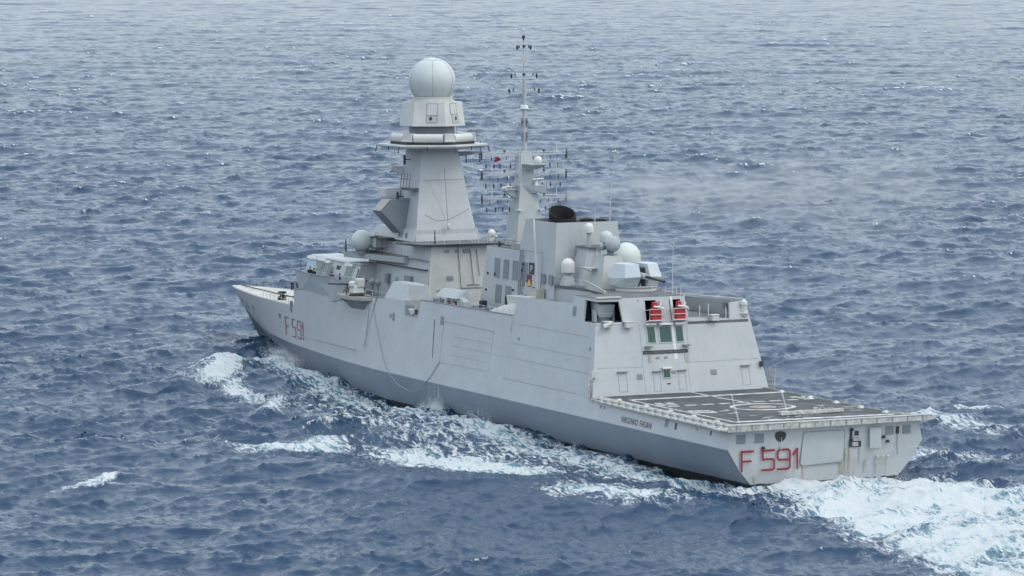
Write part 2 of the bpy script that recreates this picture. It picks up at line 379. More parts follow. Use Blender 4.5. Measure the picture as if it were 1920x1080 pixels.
# ---- transom
def trans(y, z, wd=0): xx = 0 if z > 3 else .35*(3-z)/3; return Vector((xx-wd, y, z))
def tplate(y0, z0, y1, z1, name, mat, th=.03, parent=None):
    mb = MB(); a = [trans(y0,z0,th), trans(y1,z0,th), trans(y1,z1,th), trans(y0,z1,th)]; b = [trans(y0,z0,-.02), trans(y1,z0,-.02), trans(y1,z1,-.02), trans(y0,z1,-.02)]
    mb.loft([a, b]); return mb.build(name, mat, parent or hull)
number('hull_number_lettering', [('F',0,1.45),('5',2.0,1.5),('9',3.55,1.5),('1',5.1,1.2)], (-.02, 8.4, 2.0), (0,-1,0), (-.0,0,1), (-1,0,.0), 1.70, .185, 'numred', hull, th=.05)
for y0, z0, y1, z1 in ((8.87,4.4,8.0,5.2),(7.09,4.4,6.2,5.2),(-5.96,4.45,-6.8,5.2),(-7.7,4.45,-8.5,5.2)):
    tplate(y0, z0, y1, z1, 'transom_louvre', 'louvre')
mb = MB(); mb.loft([[trans(4.55+.56*math.cos(a), 5.0+(.3 if math.sin(a) > 0 else .6)*math.sin(a), .03) for a in [2*math.pi*i/18 for i in range(18)]],
                   [trans(4.55+.56*math.cos(a), 5.0+(.3 if math.sin(a) > 0 else .6)*math.sin(a), -.02) for a in [2*math.pi*i/18 for i in range(18)]]])
mb.build('fairlead_hole', 'dark', hull)
MB().tube([trans(4.5,4.8,.08), trans(4.52,3.6,.08)], .03).build('hanging_line', 'light', hull)
# stern door: thin raised outline and plate
d0 = [(2.3,2.15),(-1.5,2.3),(-1.75,2.5),(-1.85,4.9),(-1.65,5.1),(2.1,5.1),(2.3,4.9),(2.55,2.35)]
mb = MB(); mb.loft([[trans(y,z,.035) for y,z in d0], [trans(y,z,-.01) for y,z in d0]]); dr = mb.build('stern_door', 'grey_small', hull)
mb = MB()
for a, b in zip(d0, d0[1:]+d0[:1]): mb.tube([trans(*a,.04), trans(*b,.04)], .025, 4)
mb.build('door_seam', 'seam', dr)
for y0, z0, y1, z1, nm, mt, th in ((-2.35,4.3,-2.62,5.0,'recess','dark',.03),(-2.85,4.55,-3.25,4.95,'recess','dark',.035),(-2.3,3.55,-3.5,4.05,'recess','dark',.04),(-5.3,3.4,-5.5,5.2,'door_gap','dark',.03),(-7.0,4.5,-7.35,5.15,'recess','dark',.03)):
    tplate(y0, z0, y1, z1, nm, mt, th)
tplate(-2.6,3.62,-3.2,3.98,'recess_cover','tan',.06)
mb = MB(); mb.hexa([trans(-4.2,3.38,.35), trans(-5.25,3.42,.5), trans(-5.25,3.42,.42), trans(-4.2,3.38,.27), trans(-4.2,5.2,.35), trans(-5.25,5.22,.5), trans(-5.25,5.22,.42), trans(-4.2,5.2,.27)])
mb.build('transom_hatch', 'grey_small', hull)
for y, z in ((-2.45,4.2),(-2.5,5.1),(-5.75,4.3),(-6.15,3.9),(6.3,3.95)):
    MB().lathe((-.12,y,z), [(.13,-.12),(.2,0),(.1,.12)], 10).build('transom_fitting', 'dark', hull)
mb = MB(); mb.tube([trans(-2.75,4.1,.08),trans(-2.75,4.45,.08),trans(-3.3,4.45,.08),trans(-3.3,4.1,.08)], .045); mb.build('hatch_frame', 'light', hull)
for y in (-5.1,-5.65,-6.15): MB().lathe((-.1,y,2.6), [(.1,-.1),(.13,0),(.08,.1)], 8).build('transom_fitting', 'light', hull)
MB().tube([trans(-7.15,4.5,.05),trans(-7.1,3.2,.05),trans(-7.2,2.6,.05)], .025, 4).build('hanging_line', 'dark', hull)
mb = MB(); random.seed(5)
for y, z0, z1 in ((2.2,1.0,2.15),(-1.5,1.0,2.3),(-2.0,1.0,3.5),(-2.4,1.0,3.5),(-3.4,1.8,3.5),(-5.1,1.0,2.5),(-5.65,1.0,2.5),(-6.15,1.0,2.5),(7.0,.9,1.5),(-1.75,1.0,2.3),(-4.0,1.2,2.4),(-2.9,.9,2.6)):
    a = random.uniform(.03,.1); mb.poly([trans(y-a*.4,z0,.037), trans(y+a*.4,z0,.037), trans(y+a,z1,.037), trans(y-a,z1,.037)], [(0,1,2,3)])
pieces(mb, 'rust_streak', 'rust', hull)

# ---- port side markings and fittings on the hull
sn_ = Vector((0,1,.175)).normalized(); su = Vector((0,-.175,1)).normalized()
text('ship_name', 'VIRGINIO FASAN', Vector((20.9, SY(4.24), 4.24)), (-1,0,-.005), su, sn_, .56, .86, 'brown', hull, th=.07, space=1.22)
# F 591 on the flared bow: follow the shell
def shell_y(x, z):
    best = None
    for k in range(len(loops)-1):
        for i in range(7, 13):
            a, b, c, d = (Vector(loops[k][i]), Vector(loops[k+1][i]), Vector(loops[k+1][i+1]), Vector(loops[k][i+1]))
            for tri in ((a,b,c),(a,c,d)):
                (x0,y0,z0),(x1,y1,z1),(x2,y2,z2) = tri; den = (z1-z2)*(x0-x2)+(x2-x1)*(z0-z2)
                if abs(den) < 1e-9: continue
                l0 = ((z1-z2)*(x-x2)+(x2-x1)*(z-z2))/den; l1 = ((z2-z0)*(x-x2)+(x0-x2)*(z-z2))/den; l2 = 1-l0-l1
                if min(l0,l1,l2) > -1e-4: return l0*y0+l1*y1+l2*y2
    return 6.5
bn = MB()
for g, x0, gw in (('F',112.2,2.0),('5',109.4,1.9),('9',107.0,1.9),('1',104.9,1.1)):
    for j, st_ in enumerate(STROKES[g]):
        for a, b in zip(st_, st_[1:]):
            pa = Vector((x0-a[0]*gw-.35*(1-a[1]), 4.75+a[1]*1.9)); pb = Vector((x0-b[0]*gw-.35*(1-b[1]), 4.75+b[1]*1.9)); d = (pb-pa).normalized()
            wd = .075 + .06*abs(d.y); n = Vector((-d.y, d.x))*wd; pa -= d*wd*.6; pb += d*wd*.6
            q = []
            for p in (pa-n, pb-n, pb+n, pa+n): q.append((p.x, shell_y(p.x, p.y)+.045+.001*j, p.y))
            bn.poly(q, [(0,1,2,3)])
bn.build('hull_number_lettering', 'numfade', hull)
for (x0,z0,x1,z1,sl,nm,mt) in ((11.7,4.66,12.4,5.4,-.05,'side_louvre','louvre'),(10.05,4.62,10.4,5.22,0,'scupper','dark'),(3.45,4.65,3.72,5.22,0,'scupper','dark'),(4.0,3.95,4.3,4.25,0,'scupper','dark'),
        (75.2,9.2,75.75,10.0,.15,'side_louvre','louvre'),(76.0,9.45,76.5,9.8,.1,'side_louvre','louvre'),(62.95,9.75,63.65,10.55,.1,'side_louvre','louvre'),(33.5,12.9,34.15,13.75,.1,'side_louvre','louvre'),
        (25.2,5.05,25.55,5.3,0,'side_louvre','louvre'),(24.5,5.05,24.85,5.3,0,'side_louvre','louvre'),(44.8,9.7,45.1,9.95,0,'side_louvre','louvre'),(29.3,10.0,29.6,10.3,0,'side_louvre','louvre'),(6.1,4.95,6.35,5.2,0,'side_louvre','louvre')):
    splate(x0,z0,x1,z1,nm,mt,hull,slant=sl)
def seam(pts, name='plate_seam', r=.03, mat='seam', parent=None):
    return MB().tube([side(u,v,.01) for u,v in pts], r, 4).build(name, mat, parent or hull)
seam([(9.2,4.45),(8.35,4.45),(8.3,3.85),(9.15,3.85),(9.2,4.45)], 'access_door')
seam([(6.6,5.5),(6.5,3.7)]); 
bd = seam([(62.85,10.1),(50.85,10.05),(50.65,6.15),(62.45,6.0),(62.85,10.1)], 'boat_door', r=.025)
mb = MB()
for z in (7.0,7.9,8.8): mb.tube([side(51.0,z,.01),side(60,z,.01)], .015, 4)
pieces(mb, 'door_rib', 'seam', bd)
seam([(82.2,10.0),(81.8,5.9)]); seam([(65.2,10.1),(64.3,6.3)], r=.05, mat='dark')
seam([(101,5.6),(92,5.5),(84,5.4)], 'rubbing_strake', r=.05)
for zz, x0, x1 in ((7.9,29,50.5),(9.3,29,46.5),(5.85,31,61),(11.2,30,46.5)): seam([(x0,zz),(x1,zz)], r=.012)
for x, z, hh in ((136.5,6.6,.5),(133.2,6.3,.8),(128.5,6.4,.5),(114.5,6.6,.5),(109.2,8.05,1.2)):
    y = shell_y(x, z); MB().hexa([(x-.28,y-.1,z-hh/2),(x+.28,y-.1,z-hh/2),(x+.28,y+.05,z-hh/2),(x-.28,y+.05,z-hh/2),(x-.28,y-.1+.05,z+hh/2),(x+.28,y-.1+.05,z+hh/2),(x+.28,y+.12,z+hh/2),(x-.28,y+.12,z+hh/2)]).build('side_louvre', 'louvre', hull)
mb = MB(); mb.lathe((137.4,-.9,3.4),[(.1,-.5),(.35,-.3),(.35,.3),(.1,.4)],8); mb.box(137.0,137.8,-1.9,.0,2.9,3.2); mb.build('bow_anchor','dark',hull)

# ------------------------------------------------------------------ hangar
hg = MB()
outer = [(9.27,5.82),(-9.27,5.82),(-8.14,12.5),(-7.85,14.1),(-6.15,13.95),(-6.0,12.45),(-1.65,12.75),(-1.45,14.75),(7.73,14.75),(7.77,14.5),(5.45,14.45),(5.25,12.55),(8.11,12.55)]
dL = [(2.82,12.55),(1.55,12.55),(1.62,14.45),(2.76,14.45)]; dR = [(.2,12.5),(-1.1,12.5),(-.95,14.45),(.22,14.45)]
hg.panel(outer, [dL, dR], aft, .25)
hangar = hg.build('hangar', 'grey', ship)
hs_ = MB()
hs_.panel([(27.42,5.82),(47.05,5.82),(47.05,11.95),(46.2,13.72),(36.1,13.98),(34.5,14.02),(34.45,14.75),(29.72,14.75),(29.66,14.5),(32.0,14.5),(31.8,12.55),(29.16,12.55)], [], side, .2)
hs_.build('side_wall', 'grey', hangar)
h2 = MB(); h2.panel([(27.42,5.82),(47.05,5.82),(47.05,13.5),(38,13.8),(29.54,14.1)], [], side_s, .2); h2.build('side_wall', 'grey', hangar)
rf = MB()
rf.panel([(29.9,-1.45),(34,-1.5),(34,-3.4),(47.3,-3.8),(47.3,3.8),(40,3.4),(34.45,4.5),(34.45,7.62),(29.9,7.62)], [], lambda u,v,wd: Vector((u,v,14.78+wd)), .3)
roof = rf.build('roof', 'roof', hangar)
inn = MB()
inn.box(29.0,47,-7.9,-1.5,12.1,12.35)          # starboard walkway
inn.box(29.2,34.5,3.2,7.95,12.3,12.5)          # decoy bay floor
inn.box(34.5,47,3.4,7.9,11.9,12.2)             # port walkway
pieces(inn, 'walkway_deck', 'roof', hangar)
inn = MB()
inn.box(34.3,34.5,3.2,7.75,12.5,14.5); inn.box(29.6,34.5,3.4,3.6,12.5,14.5)
pieces(inn, 'bay_wall', 'louvre', hangar)
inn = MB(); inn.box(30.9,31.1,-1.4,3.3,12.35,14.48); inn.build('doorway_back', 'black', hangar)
inn = MB(); inn.box(34,47.2,-3.75,-3.6,12.35,14.5); inn.box(30,34,-1.66,-1.5,12.35,14.5); inn.box(34.6,47.2,3.35,3.6,12.2,14.5); inn.box(46.8,47.1,-7.6,7.6,12.2,13.4)
pieces(inn, 'deckhouse_wall', 'grey', hangar)
mb = MB(); mb.hexa([(40.8,3.35,14.78),(34.6,4.35,14.78),(34.6,4.45,14.78),(40.8,3.45,14.78),(40.6,3.35,15.5),(34.8,4.35,14.95),(34.8,4.45,14.95),(40.6,3.45,15.5)]); mb.build('blast_plate','beige',hangar)
mb = MB(); mb.tube([(41,3.5,15.62),(34.2,4.5,14.98)],.05); mb.tube([(34.3,-1.6,14.85),(29.9,-1.55,14.85)],.06); mb.tube([(47,-7.55,13.62),(38,-7.72,13.9),(29.6,-7.78,14.2)],.09); pieces(mb, 'roof_coaming', 'light',hangar)
mb = MB()
for x in (36,34.2,32.2,30.6,29.95): mb.tube([(x,.0-1.2*(36-x)/6,14.78),(x,-1.2*(36-x)/6,15.5)],.05)
pieces(mb, 'stanchion','light',hangar)
mb = MB(); mb.box(29.5,30.0,5.2,7.72,14.80,14.9); mb.build('bay_lintel','light',hangar)
# starboard wall details
for x, z0, z1 in ((31.9,12.6,13.6),(33.2,13.0,13.6)): MB().box(x-.35,x+.35,-7.66,-7.56,z0,z1).build('side_door' if z1-z0>.8 else 'side_louvre','louvre',hangar)
mb = MB(); mb.tube([(29.35,-2.9,12.4),(29.35,-2.9,13.8)],.05); mb.tube([(29.5,-3.9,12.4),(29.5,-3.9,13.9)],.05); mb.tube([(29.35,-5.7,12.4),(29.35,-5.7,13.5)],.05); pieces(mb, 'stanchion','light',hangar)
# hangar face: windows, sign, lights, doors
for y0,z0,y1,z1 in ((2.88,10.56,2.12,11.98),(1.6,10.56,.4,11.94),(-.1,10.56,-.82,11.93)):
    fr = aplate(y0+.12,z0-.1,y1-.12,z1+.1,'control_window','grey_small',hangar,.06)
    MB().panel([(y0,z0),(y1,z0),(y1,z1),(y0,z1)],[],lambda u,v,w_: aft(u,v,w_+.075),.05).build('pane','glass',fr)
    MB().panel([(y0+.12,z1+.12),(y1-.12,z1+.12),(y1-.12,z1+.32),(y0+.12,z1+.32)],[],lambda u,v,w_: aft(u,v,w_+.4),.4).build('hood','white',fr)
sg = aplate(3.55,9.5,-1.15,9.82,'motto_board','dark',hangar,.06)
ms = MB(); random.seed(11); y = 3.4
text('board_lettering','BELLA  SERVENDA  PER  PATRIAM', aft(3.42,9.56,.06), (0,-1,0), (.247,0,.969), (-1,0,.255), .16, 1.28, 'seam', sg, th=.012)
fr = aplate(1.75,7.2,.9,8.0,'hangar_window','grey_small',hangar,.06)
MB().panel([(1.66,7.3),(1.0,7.3),(1.0,7.95),(1.66,7.95)],[],lambda u,v,w_: aft(u,v,w_+.075),.05).build('pane','glass',fr)
MB().panel([(1.85,8.05),(.85,8.05),(.85,8.22),(1.85,8.22)],[],lambda u,v,w_: aft(u,v,w_+.4),.4).build('hood','white',fr)
for y0,z0,y1,z1,nm,mt in ((4.45,7.25,3.9,7.72,'hangar_port','louvre'),(-3.32,7.35,-3.92,7.82,'hangar_port','louvre'),(.8,7.65,.4,7.9,'panel_box','louvre'),(3.05,8.75,2.75,9.45,'side_board','tan'),(-.75,8.65,-1.1,9.4,'side_board','tan'),
        (2.25,9.05,1.9,9.22,'panel_box','louvre'),(1.4,9.05,1.05,9.22,'panel_box','louvre'),(1.4,6.68,1.05,6.78,'panel_box','dark')):
    aplate(y0,z0,y1,z1,nm,mt,hangar)
for y0, y1, z in ((6.5,5.4,7.95),(2.85,1.9,7.85),(.25,-.75,7.85),(-6.5,-7.55,8.0)):
    MB().panel([(y0,z),(y1,z),(y1,z+.07),(y0,z+.07)],[],lambda u,v,w_: aft(u,v,w_+.25),.25).build('door_rain_hood','seam',hangar)
    mb = MB()
    for a, b in (((y0-.1,z-.15),(y0-.1,z-1.75)),((y0-.1,z-1.75),(y1+.15,z-1.75)),((y1+.15,z-1.75),(y1+.15,z-.15))): mb.tube([aft(*a,.0),aft(*b,.0)],.022,4)
    mb.build('personnel_door','seam',hangar)
mb = MB()
for a, b in (((3.72,8.3),(3.72,5.95)),((-1.0,8.6),(-1.0,5.95)),((8.5,8.45),(3.72,8.35)),((-1.0,8.6),(-8.6,8.65)),((3.72,8.35),(3.6,12.2)),((-1.2,8.6),(-1.35,12.3)),((8.3,12.4),(5.2,12.3))): mb.tube([aft(*a,.0),aft(*b,.0)],.018,4)
mb.build('shutter_seam','seam',hangar)
aplate(.32,8.95,.0,12.5,'lineup_stripe','white',hangar,.02); aplate(.12,12.5,-.14,14.74,'lineup_stripe','white',hangar,.02)
for y, z in ((7.0,12.3),(4.9,12.2),(-4.2,12.5)):
    p = aft(y,z,.35); mb = MB(); mb.cbox((p.x,p.y,p.z),(.5,.75,.5)); mb.box(p.x-.3,p.x+.5,p.y-.45,p.y+.45,p.z+.26,p.z+.34); mb.build('flood_light','light',hangar,bevel=.05)
p = aft(7.1,12.25,.6); MB().tube([p+Vector((0,.5,-.15)),p+Vector((0,-.35,.2))],.2,10).build('camera_housing','light',hangar)
for y, z in ((-.6+2.6,13.3),(1.95,14.2)):
    p = aft(1.2,z,.2); MB().cbox(p,(.3,.4,.3)).build('alarm_lamp','light',hangar)
for y in (3.0,-.95): p = aft(y,10.15,.25); MB().hexa([p+Vector(q) for q in ((-.3,-.35,-.05),(.3,-.35,-.05),(.3,.35,-.05),(-.3,.35,-.05),(-.3,-.3,.06),(.3,-.3,.06),(.3,.3,.06),(-.3,.3,.06))]).build('wall_shelf','louvre',hangar)
p = aft(9.0,7.9,.2); MB().cbox(p,(.4,.5,.6)).build('junction_box','light',hangar)
p = aft(-8.7,8.1,.2); MB().cbox(p,(.3,.3,.5)).build('junction_box','dark',hangar)
p = aft(.95,12.15,.1); MB().cbox(p,(.3,.7,.25)).build('junction_box','black',hangar)
# searchlight on starboard pillar
mb = MB(); p = aft(-7.3,14.0,.2); mb.lathe((p.x,p.y-.3,p.z-1.15),[(.2,-.5),(.45,-.1),(.5,0),(.3,.05),(.28,.75),(.38,.8),(.33,1.1),(.14,1.25),(.01,1.3)],14); mb.build('searchlight_post','light',hangar,smooth=40)
# the two balcony rails in the doorways
for yc in (2.1,-.45):
    mb = MB()
    for y in (yc+.75,yc-.75):
        q = aft(y,12.5,.75); mb.tube([aft(y,12.5,.0),q,q+Vector((0,0,1.0)),aft(y,13.5,.0)],.04)
    q0, q1 = aft(yc+.75,12.5,.75), aft(yc-.75,12.5,.75)
    for dz in (.5,1.0): mb.tube([q0+Vector((0,0,dz)),q1+Vector((0,0,dz))],.04)
    mb.hexa([aft(yc+.8,12.4,0),aft(yc-.8,12.4,0),aft(yc-.8,12.4,.8),aft(yc+.8,12.4,.8),aft(yc+.8,12.5,0),aft(yc-.8,12.5,0),aft(yc-.8,12.5,.8),aft(yc+.8,12.5,.8)])
    mb.build('balcony_rail','light',hangar)
# decoy launcher in the port bay
dl = MB(); dl.lathe((31.6,6.1,12.5),[(.75,0),(.75,.35),(.5,.4),(.5,.7)],16); dlr = dl.build('decoy_launcher','louvre',ship)
mb = MB(); mb.hexa([(31.0,5.4,13.1),(32.6,5.4,13.3),(32.6,6.9,13.3),(31.0,6.9,13.1),(30.5,5.35,14.1),(32.6,5.35,14.4),(32.6,6.95,14.4),(30.5,6.95,14.1)]); mb.hexa([(30.95,5.55,12.85),(32,5.55,12.85),(32,6.75,12.85),(30.95,6.75,12.85),(30.75,5.4,13.3),(32.2,5.4,13.3),(32.2,6.9,13.3),(30.75,6.9,13.3)]); mb.build('rocket_box','turret',dlr,bevel=.06)
mb = MB(); mb.box(31.2,31.9,5.1,5.35,12.5,13.6); mb.box(31.2,31.9,6.95,7.15,12.5,13.6); pieces(mb, 'trunnion', 'light',dlr)

# ------------------------------------------------------------------ 76 mm gun on the hangar roof
gun = bpy.data.objects.new('gun_turret', None); col.objects.link(gun); gun.parent = ship; gun.location = (37.3, -.2, 14.78)
MB().lathe((0,0,0),[(2.0,0),(2.0,.22),(1.85,.26),(1.85,.36),(2.1,.38),(2.1,.44)],32).build('gun_base','light',gun,smooth=30)
def half(s):                        # gun points aft (-x); s=+1 port half
    y0, y1 = .45*s, 2.2*s
    a = [(1.5,y0,.45),(1.5,y1*.95,.45),(.3,y1*1.0,.45),(-1.0,y1*.82,.45),(-1.3,y0,.45)]
    b = [(1.75,y0,1.2),(1.75,y1*1.0,1.2),(.4,y1*1.08,1.2),(-1.6,y1*.9,1.3),(-2.1,y0*1.1,1.4)]
    c = [(1.2,y0,2.6),(1.2,y1*.84,2.6),(.2,y1*.9,2.6),(-1.1,y1*.78,2.6),(-1.5,y0,2.6)]
    return MB().loft([a,b,c])
half(1).build('gun_shield','turret',gun,bevel=.04); half(-1).build('gun_shield','turret',gun,bevel=.04)
mb = MB(); mb.box(-1.0,1.5,-.44,.44,.45,2.2); mb.lathe((0,0,0),[(.001,0),(.001,.01)],8); mb.build('gun_cradle','dark',gun)
mb = MB(); mb.tube([(-1.0,0,1.45),(-2.2,0,1.42),(-2.25,0,1.42)],[.32,.28,.28],12); mb.build('mantlet','light',gun,smooth=40)
mb = MB(); mb.tube([(-2.2,0,1.42),(-5.9,0,1.2)],[.14,.1],10); mb.tube([(-5.6,0,1.22),(-6.0,0,1.2)],.14,10); mb.build('barrel','dark',gun,smooth=40)

# director tower with ball radar, domes on the roof
dt = MB(); dt.loft([[(43.2,2.3,14.78),(39.6,2.4,14.78),(39.4,-.4,14.78),(43.0,-.6,14.78)],[(42.2,1.5,17.9),(40.6,1.5,17.9),(40.4,-.2,17.9),(42.0,-.2,17.9)]])
director = dt.build('director_tower','beige',ship)
mb = MB(); mb.hexa([(41.5,1.5,16.6),(42.9,1.5,16.6),(42.9,3.0,16.6),(41.5,3.0,16.6),(41.5,1.4,16.7),(42.9,1.4,16.7),(42.9,3.2,16.75),(41.5,3.2,16.75)]); mb.tube([(42.3,2.9,16.65),(41.9,1.7,15.9)],.06); mb.build('tower_bracket','light',director)
tr = MB(); tr.lathe((41.2,.6,17.9),[(.75,0),(.75,.06),(.35,.08),(.3,.45),(.4,.6)],16); trr = tr.build('tracking_radar','louvre',director,smooth=40)
mb = MB(); mb.sphere((0,0,0),.78,20,12); tb = mb.build('radar_ball','grey_small',trr,smooth=60); tb.location = (40.9,.5,19.0)
mb = MB(); mb.tube([(41.5,1.2,18.7),(40.9,1.9,18.6)],[.28,.2],10); mb.tube([(40.95,1.85,18.6),(40.6,2.1,18.6)],.26,10); mb.build('optical_sight','louvre',trr)
def dome(x,y,z,r,cyl,mat,name='satcom_dome',ped=0,pr=.25,parent=None):
    e = MB(); prof = [(r*.9,-cyl),(r*.98,-cyl+.02),(r,-cyl+.1)]+[(max(.001,r*math.cos(R(a))),r*math.sin(R(a))) for a in range(0,91,9)]
    e.lathe((x,y,z),prof,26); o = e.build(name,mat,parent or ship,smooth=50)
    if ped: 
        MB().lathe((x,y,z-cyl-ped),[(pr*1.5,0),(pr,.1),(pr*.9,ped-.1),(r*.7,ped)],14).build('pedestal','grey_small',o,smooth=40)
    return o
d1 = dome(45.6,3.0,16.75,.66,.75,'white')
mb = MB(); mb.loft([[(45.6+sx*.65,3.0+sy*.65,14.78) for sx,sy in ((-1,-1),(1,-1),(1,1),(-1,1))],[(45.6+sx*.32,3.0+sy*.32,15.75) for sx,sy in ((-1,-1),(1,-1),(1,1),(-1,1))]]); mb.lathe((45.6,3.0,15.74),[(.35,0),(.3,.15),(.55,.26)],12); mb.build('pedestal','grey_small',d1)
dome(45.9,.6,20.3,.46,.5,'white',ped=1.5,pr=.22)
dome(44.9,-.8,19.35,.66,.45,'radome',ped=.6,pr=.35)
bgd = dome(44.2,-2.6,17.4,1.45,1.1,'radome_green',name='large_dome'); MB().lathe((44.2,-2.6,14.78),[(1.3,0),(1.2,1.45)],20).build('pedestal','grey_small',bgd)
dr_ = MB(); dr_.loft([[(47.2,2.2,14.78),(44.0,2.4,14.78),(43.6,-1.6,14.78),(47.2,-1.6,14.78)],[(46.9,1.3,18.4),(44.6,1.3,18.4),(44.4,-1.2,18.4),(46.9,-1.2,18.4)]])
ant_house = dr_.build('antenna_house','grey',ship)
mb = MB(); mb.box(44.2,47.1,-1.4,1.5,18.4,18.5); mb.build('house_top','roof',ant_house)
mb = MB()
for dy in (0,.55): mb.tube([(43.3,.9-dy,14.8),(44.4,.5-dy,18.5)],.045)
for k in range(12): t = k/12; mb.tube([(43.3+1.1*t,.9-.4*t,14.9+3.6*t),(43.3+1.1*t,.35-.4*t,14.9+3.6*t)],.025,4)
mb.build('ladder','light',ant_house)
for (x,y,z,h) in ((46.6,1.2,18.5,1.7),(31.6,-1.2,14.78,5.2)):
    mb = MB(); mb.tube([(x,y,z),(x,y,z+h*.3),(x-.15,y,z+h)],[.06,.045,.02],6); mb.build('whip_aerial','light',ship)

# ------------------------------------------------------------------ funnel and midship block
fb = MB(); fb.loft([[(46.9,4.05,12.1),(57.2,4.05,12.1),(57.2,-4.05,12.1),(46.9,-4.05,12.1)],[(47.5,3.3,20.75),(54.6,3.3,20.75),(54.6,-3.3,20.75),(47.5,-3.3,20.75)]],cap=False)
funnel = fb.build('funnel','grey',ship)
mb = MB(); mb.box(47.7,54.4,-3.1,3.1,20.3,20.5); mb.build('funnel_top','black',funnel)
def pipe(x,y,r,h,slant):
    e = MB(); n=28
    o1 = [(x+r*math.cos(2*math.pi*i/n), y+r*.86*math.sin(2*math.pi*i/n), 20.45) for i in range(n)]
    o2 = [(x+.1+r*.97*math.cos(2*math.pi*i/n), y+r*.84*math.sin(2*math.pi*i/n), 20.5+h+slant*(1.2*math.cos(2*math.pi*i/n)-.2*math.sin(2*math.pi*i/n))) for i in range(n)]
    i2 = [(x+.1+r*.9*math.cos(2*math.pi*i/n), y+r*.77*math.sin(2*math.pi*i/n), 20.5+h+slant*(1.2*math.cos(2*math.pi*i/n)-.2*math.sin(2*math.pi*i/n))) for i in range(n)]
    i1 = [(x+r*.85*math.cos(2*math.pi*i/n), y+r*.72*math.sin(2*math.pi*i/n), 20.5) for i in range(n)]
    e.loft([o1,o2,i2,i1]); return e.build('exhaust_stack','black',funnel,smooth=50)
pipe(52.3,.35,1.55,.95,.5); pipe(49.3,-.9,.8,.35,.05); pipe(48.6,-2.1,.7,.3,.05)
MB().tube([(47.5,3.6,18.42),(47.5,-3.6,18.42)],.02,4).build('funnel_seam','seam',funnel)
mb = MB(); mb.tube([(47.8,-2.6,20.7),(47.6,-2.6,23),(46.6,-2.6,27.9)],[.07,.05,.025],6); mb.build('whip_aerial','light',ship)
MB().tube([(48.2,-1.2,20.7),(48.2,-1.2,21.9)],.03,5).build('whip_aerial','light',ship)
bk = MB(); bk.loft([[(50,4.35,10.2),(63.8,4.35,10.2),(63.8,-4.35,10.2),(50,-4.35,10.2)],[(50,3.62,17.6),(63.2,3.62,17.6),(63.2,-3.62,17.6),(50,-3.62,17.6)]])
mid = bk.build('midship_block','grey',ship)
def mport(u,v,wd): n = Vector((0,1,.0955)).normalized(); return Vector((u,4.35-.0988*(v-10.2),v))+n*wd
def mplate(x0,z0,x1,z1,name,mat,parent=mid,th=.05,sl=.12): return MB().panel([(x0,z0),(x1,z0),(x1+sl,z1),(x0+sl,z1)],[],lambda u,v,w_: mport(u,v,w_+th),th+.02).build(name,mat,parent)
for x in (59.6,57.45,55.3,53.1): 
    mplate(x-.0,14.6,x+1.25,16.5,'air_intake','louvre')
for x in (58.7,56.4): mplate(x,12.1,x+1.4,13.9,'air_intake','louvre')
for x in (48.9,47.2): mplate(x,14.7,x+.85,15.65,'air_intake','louvre',parent=funnel,th=.1)
pb = mplate(51.55,15.42,52.75,16.55,'sign_board','dark'); text('sign_letter','P',mport(52.5,15.6,.05),(-1,0,0),Vector((0,-.0988,1)),(0,1,.1),.72,1.0,'white',pb,th=.012)
cb_ = mplate(51.95,14.2,52.95,15.35,'coat_of_arms','numred')
MB().panel([(51.95,14.25),(52.95,14.25),(52.5,15.0)],[],lambda u,v,w_: mport(u,v,w_+.07),.02).build('yellow_chevron','yellow',cb_)
MB().panel([(52.2,14.8),(52.8,14.8),(52.7,15.1),(52.3,15.1)],[],lambda u,v,w_: mport(u,v,w_+.065),.02).build('dark_chevron','dark',cb_)
zb = mplate(53.5,14.15,54.75,14.62,'score_board','seam'); text('score_mark','00',mport(54.7,14.2,.05),(-1,0,0),Vector((0,-.0988,1)),(0,1,.1),.42,1.1,'white',zb,th=.012)
mb = MB()
for dx in (0,.45): mb.tube([mport(54.6-dx,10.8,.1),mport(54.9-dx,16.8,.12),mport(54.9-dx,17.7,.1)],.05)
mb.tube([mport(53.7,12.5,.1),mport(54.1,17.2,.1)],.03); mb.build('wall_pipe','seam',mid)
for x,z in ((62.3,14.9),(60.6,14.9),(62.4,13.2),(56.0,13.6),(53.0,13.2),(51.3,14.1),(54.0,16.3),(54.3,15.7)):
    p = mport(x,z,.1); MB().lathe((p.x,p.y,p.z),[(.06,-.12),(.12,0),(.05,.12)],8).build('wall_lamp','dark',mid)
MB().tube([mport(49.4,14.0,.5),mport(50.7,20.9,1.0)],[.11,.09],8).build('boom','light',mid)
mb = MB(); mb.hexa([(48.6,4.2,12.9),(50.4,4.2,12.9),(50.4,5.2,12.9),(48.6,5.2,12.9),(48.8,4.0,14.2),(50.2,4.0,14.2),(50.2,4.9,14.2),(48.8,4.9,14.2)]); mb.build('boom_socket','tan',mid)
mb = MB(); mb.hexa([(47.2,3.8,12.9),(51.8,3.8,12.9),(51.8,5.7,12.7),(47.2,5.7,12.7),(47.2,3.8,13.0),(51.8,3.8,13.0),(51.8,5.7,12.8),(47.2,5.7,12.8)]); mb.build('ledge','beige',mid)
mb = MB(); mb.box(54.6,57.6,2.6,3.5,17.6,18.2); mb.build('roof_locker','tan',mid); mb = MB(); mb.tube([(57,3.4,17.9),(60.6,3.6,17.9)],.05); mb.lathe((60.2,3.6,17.7),[(.15,0),(.2,.3),(.1,.5)],8); mb.build('sprinkler','dark',mid)
mb = MB(); mb.box(50.2,63.1,-3.6,3.6,17.602,17.64); mb.build('block_roof','roof',mid)
mb = MB(); mb.box(64,67,-3.5,-1.2,17.0,18.2)
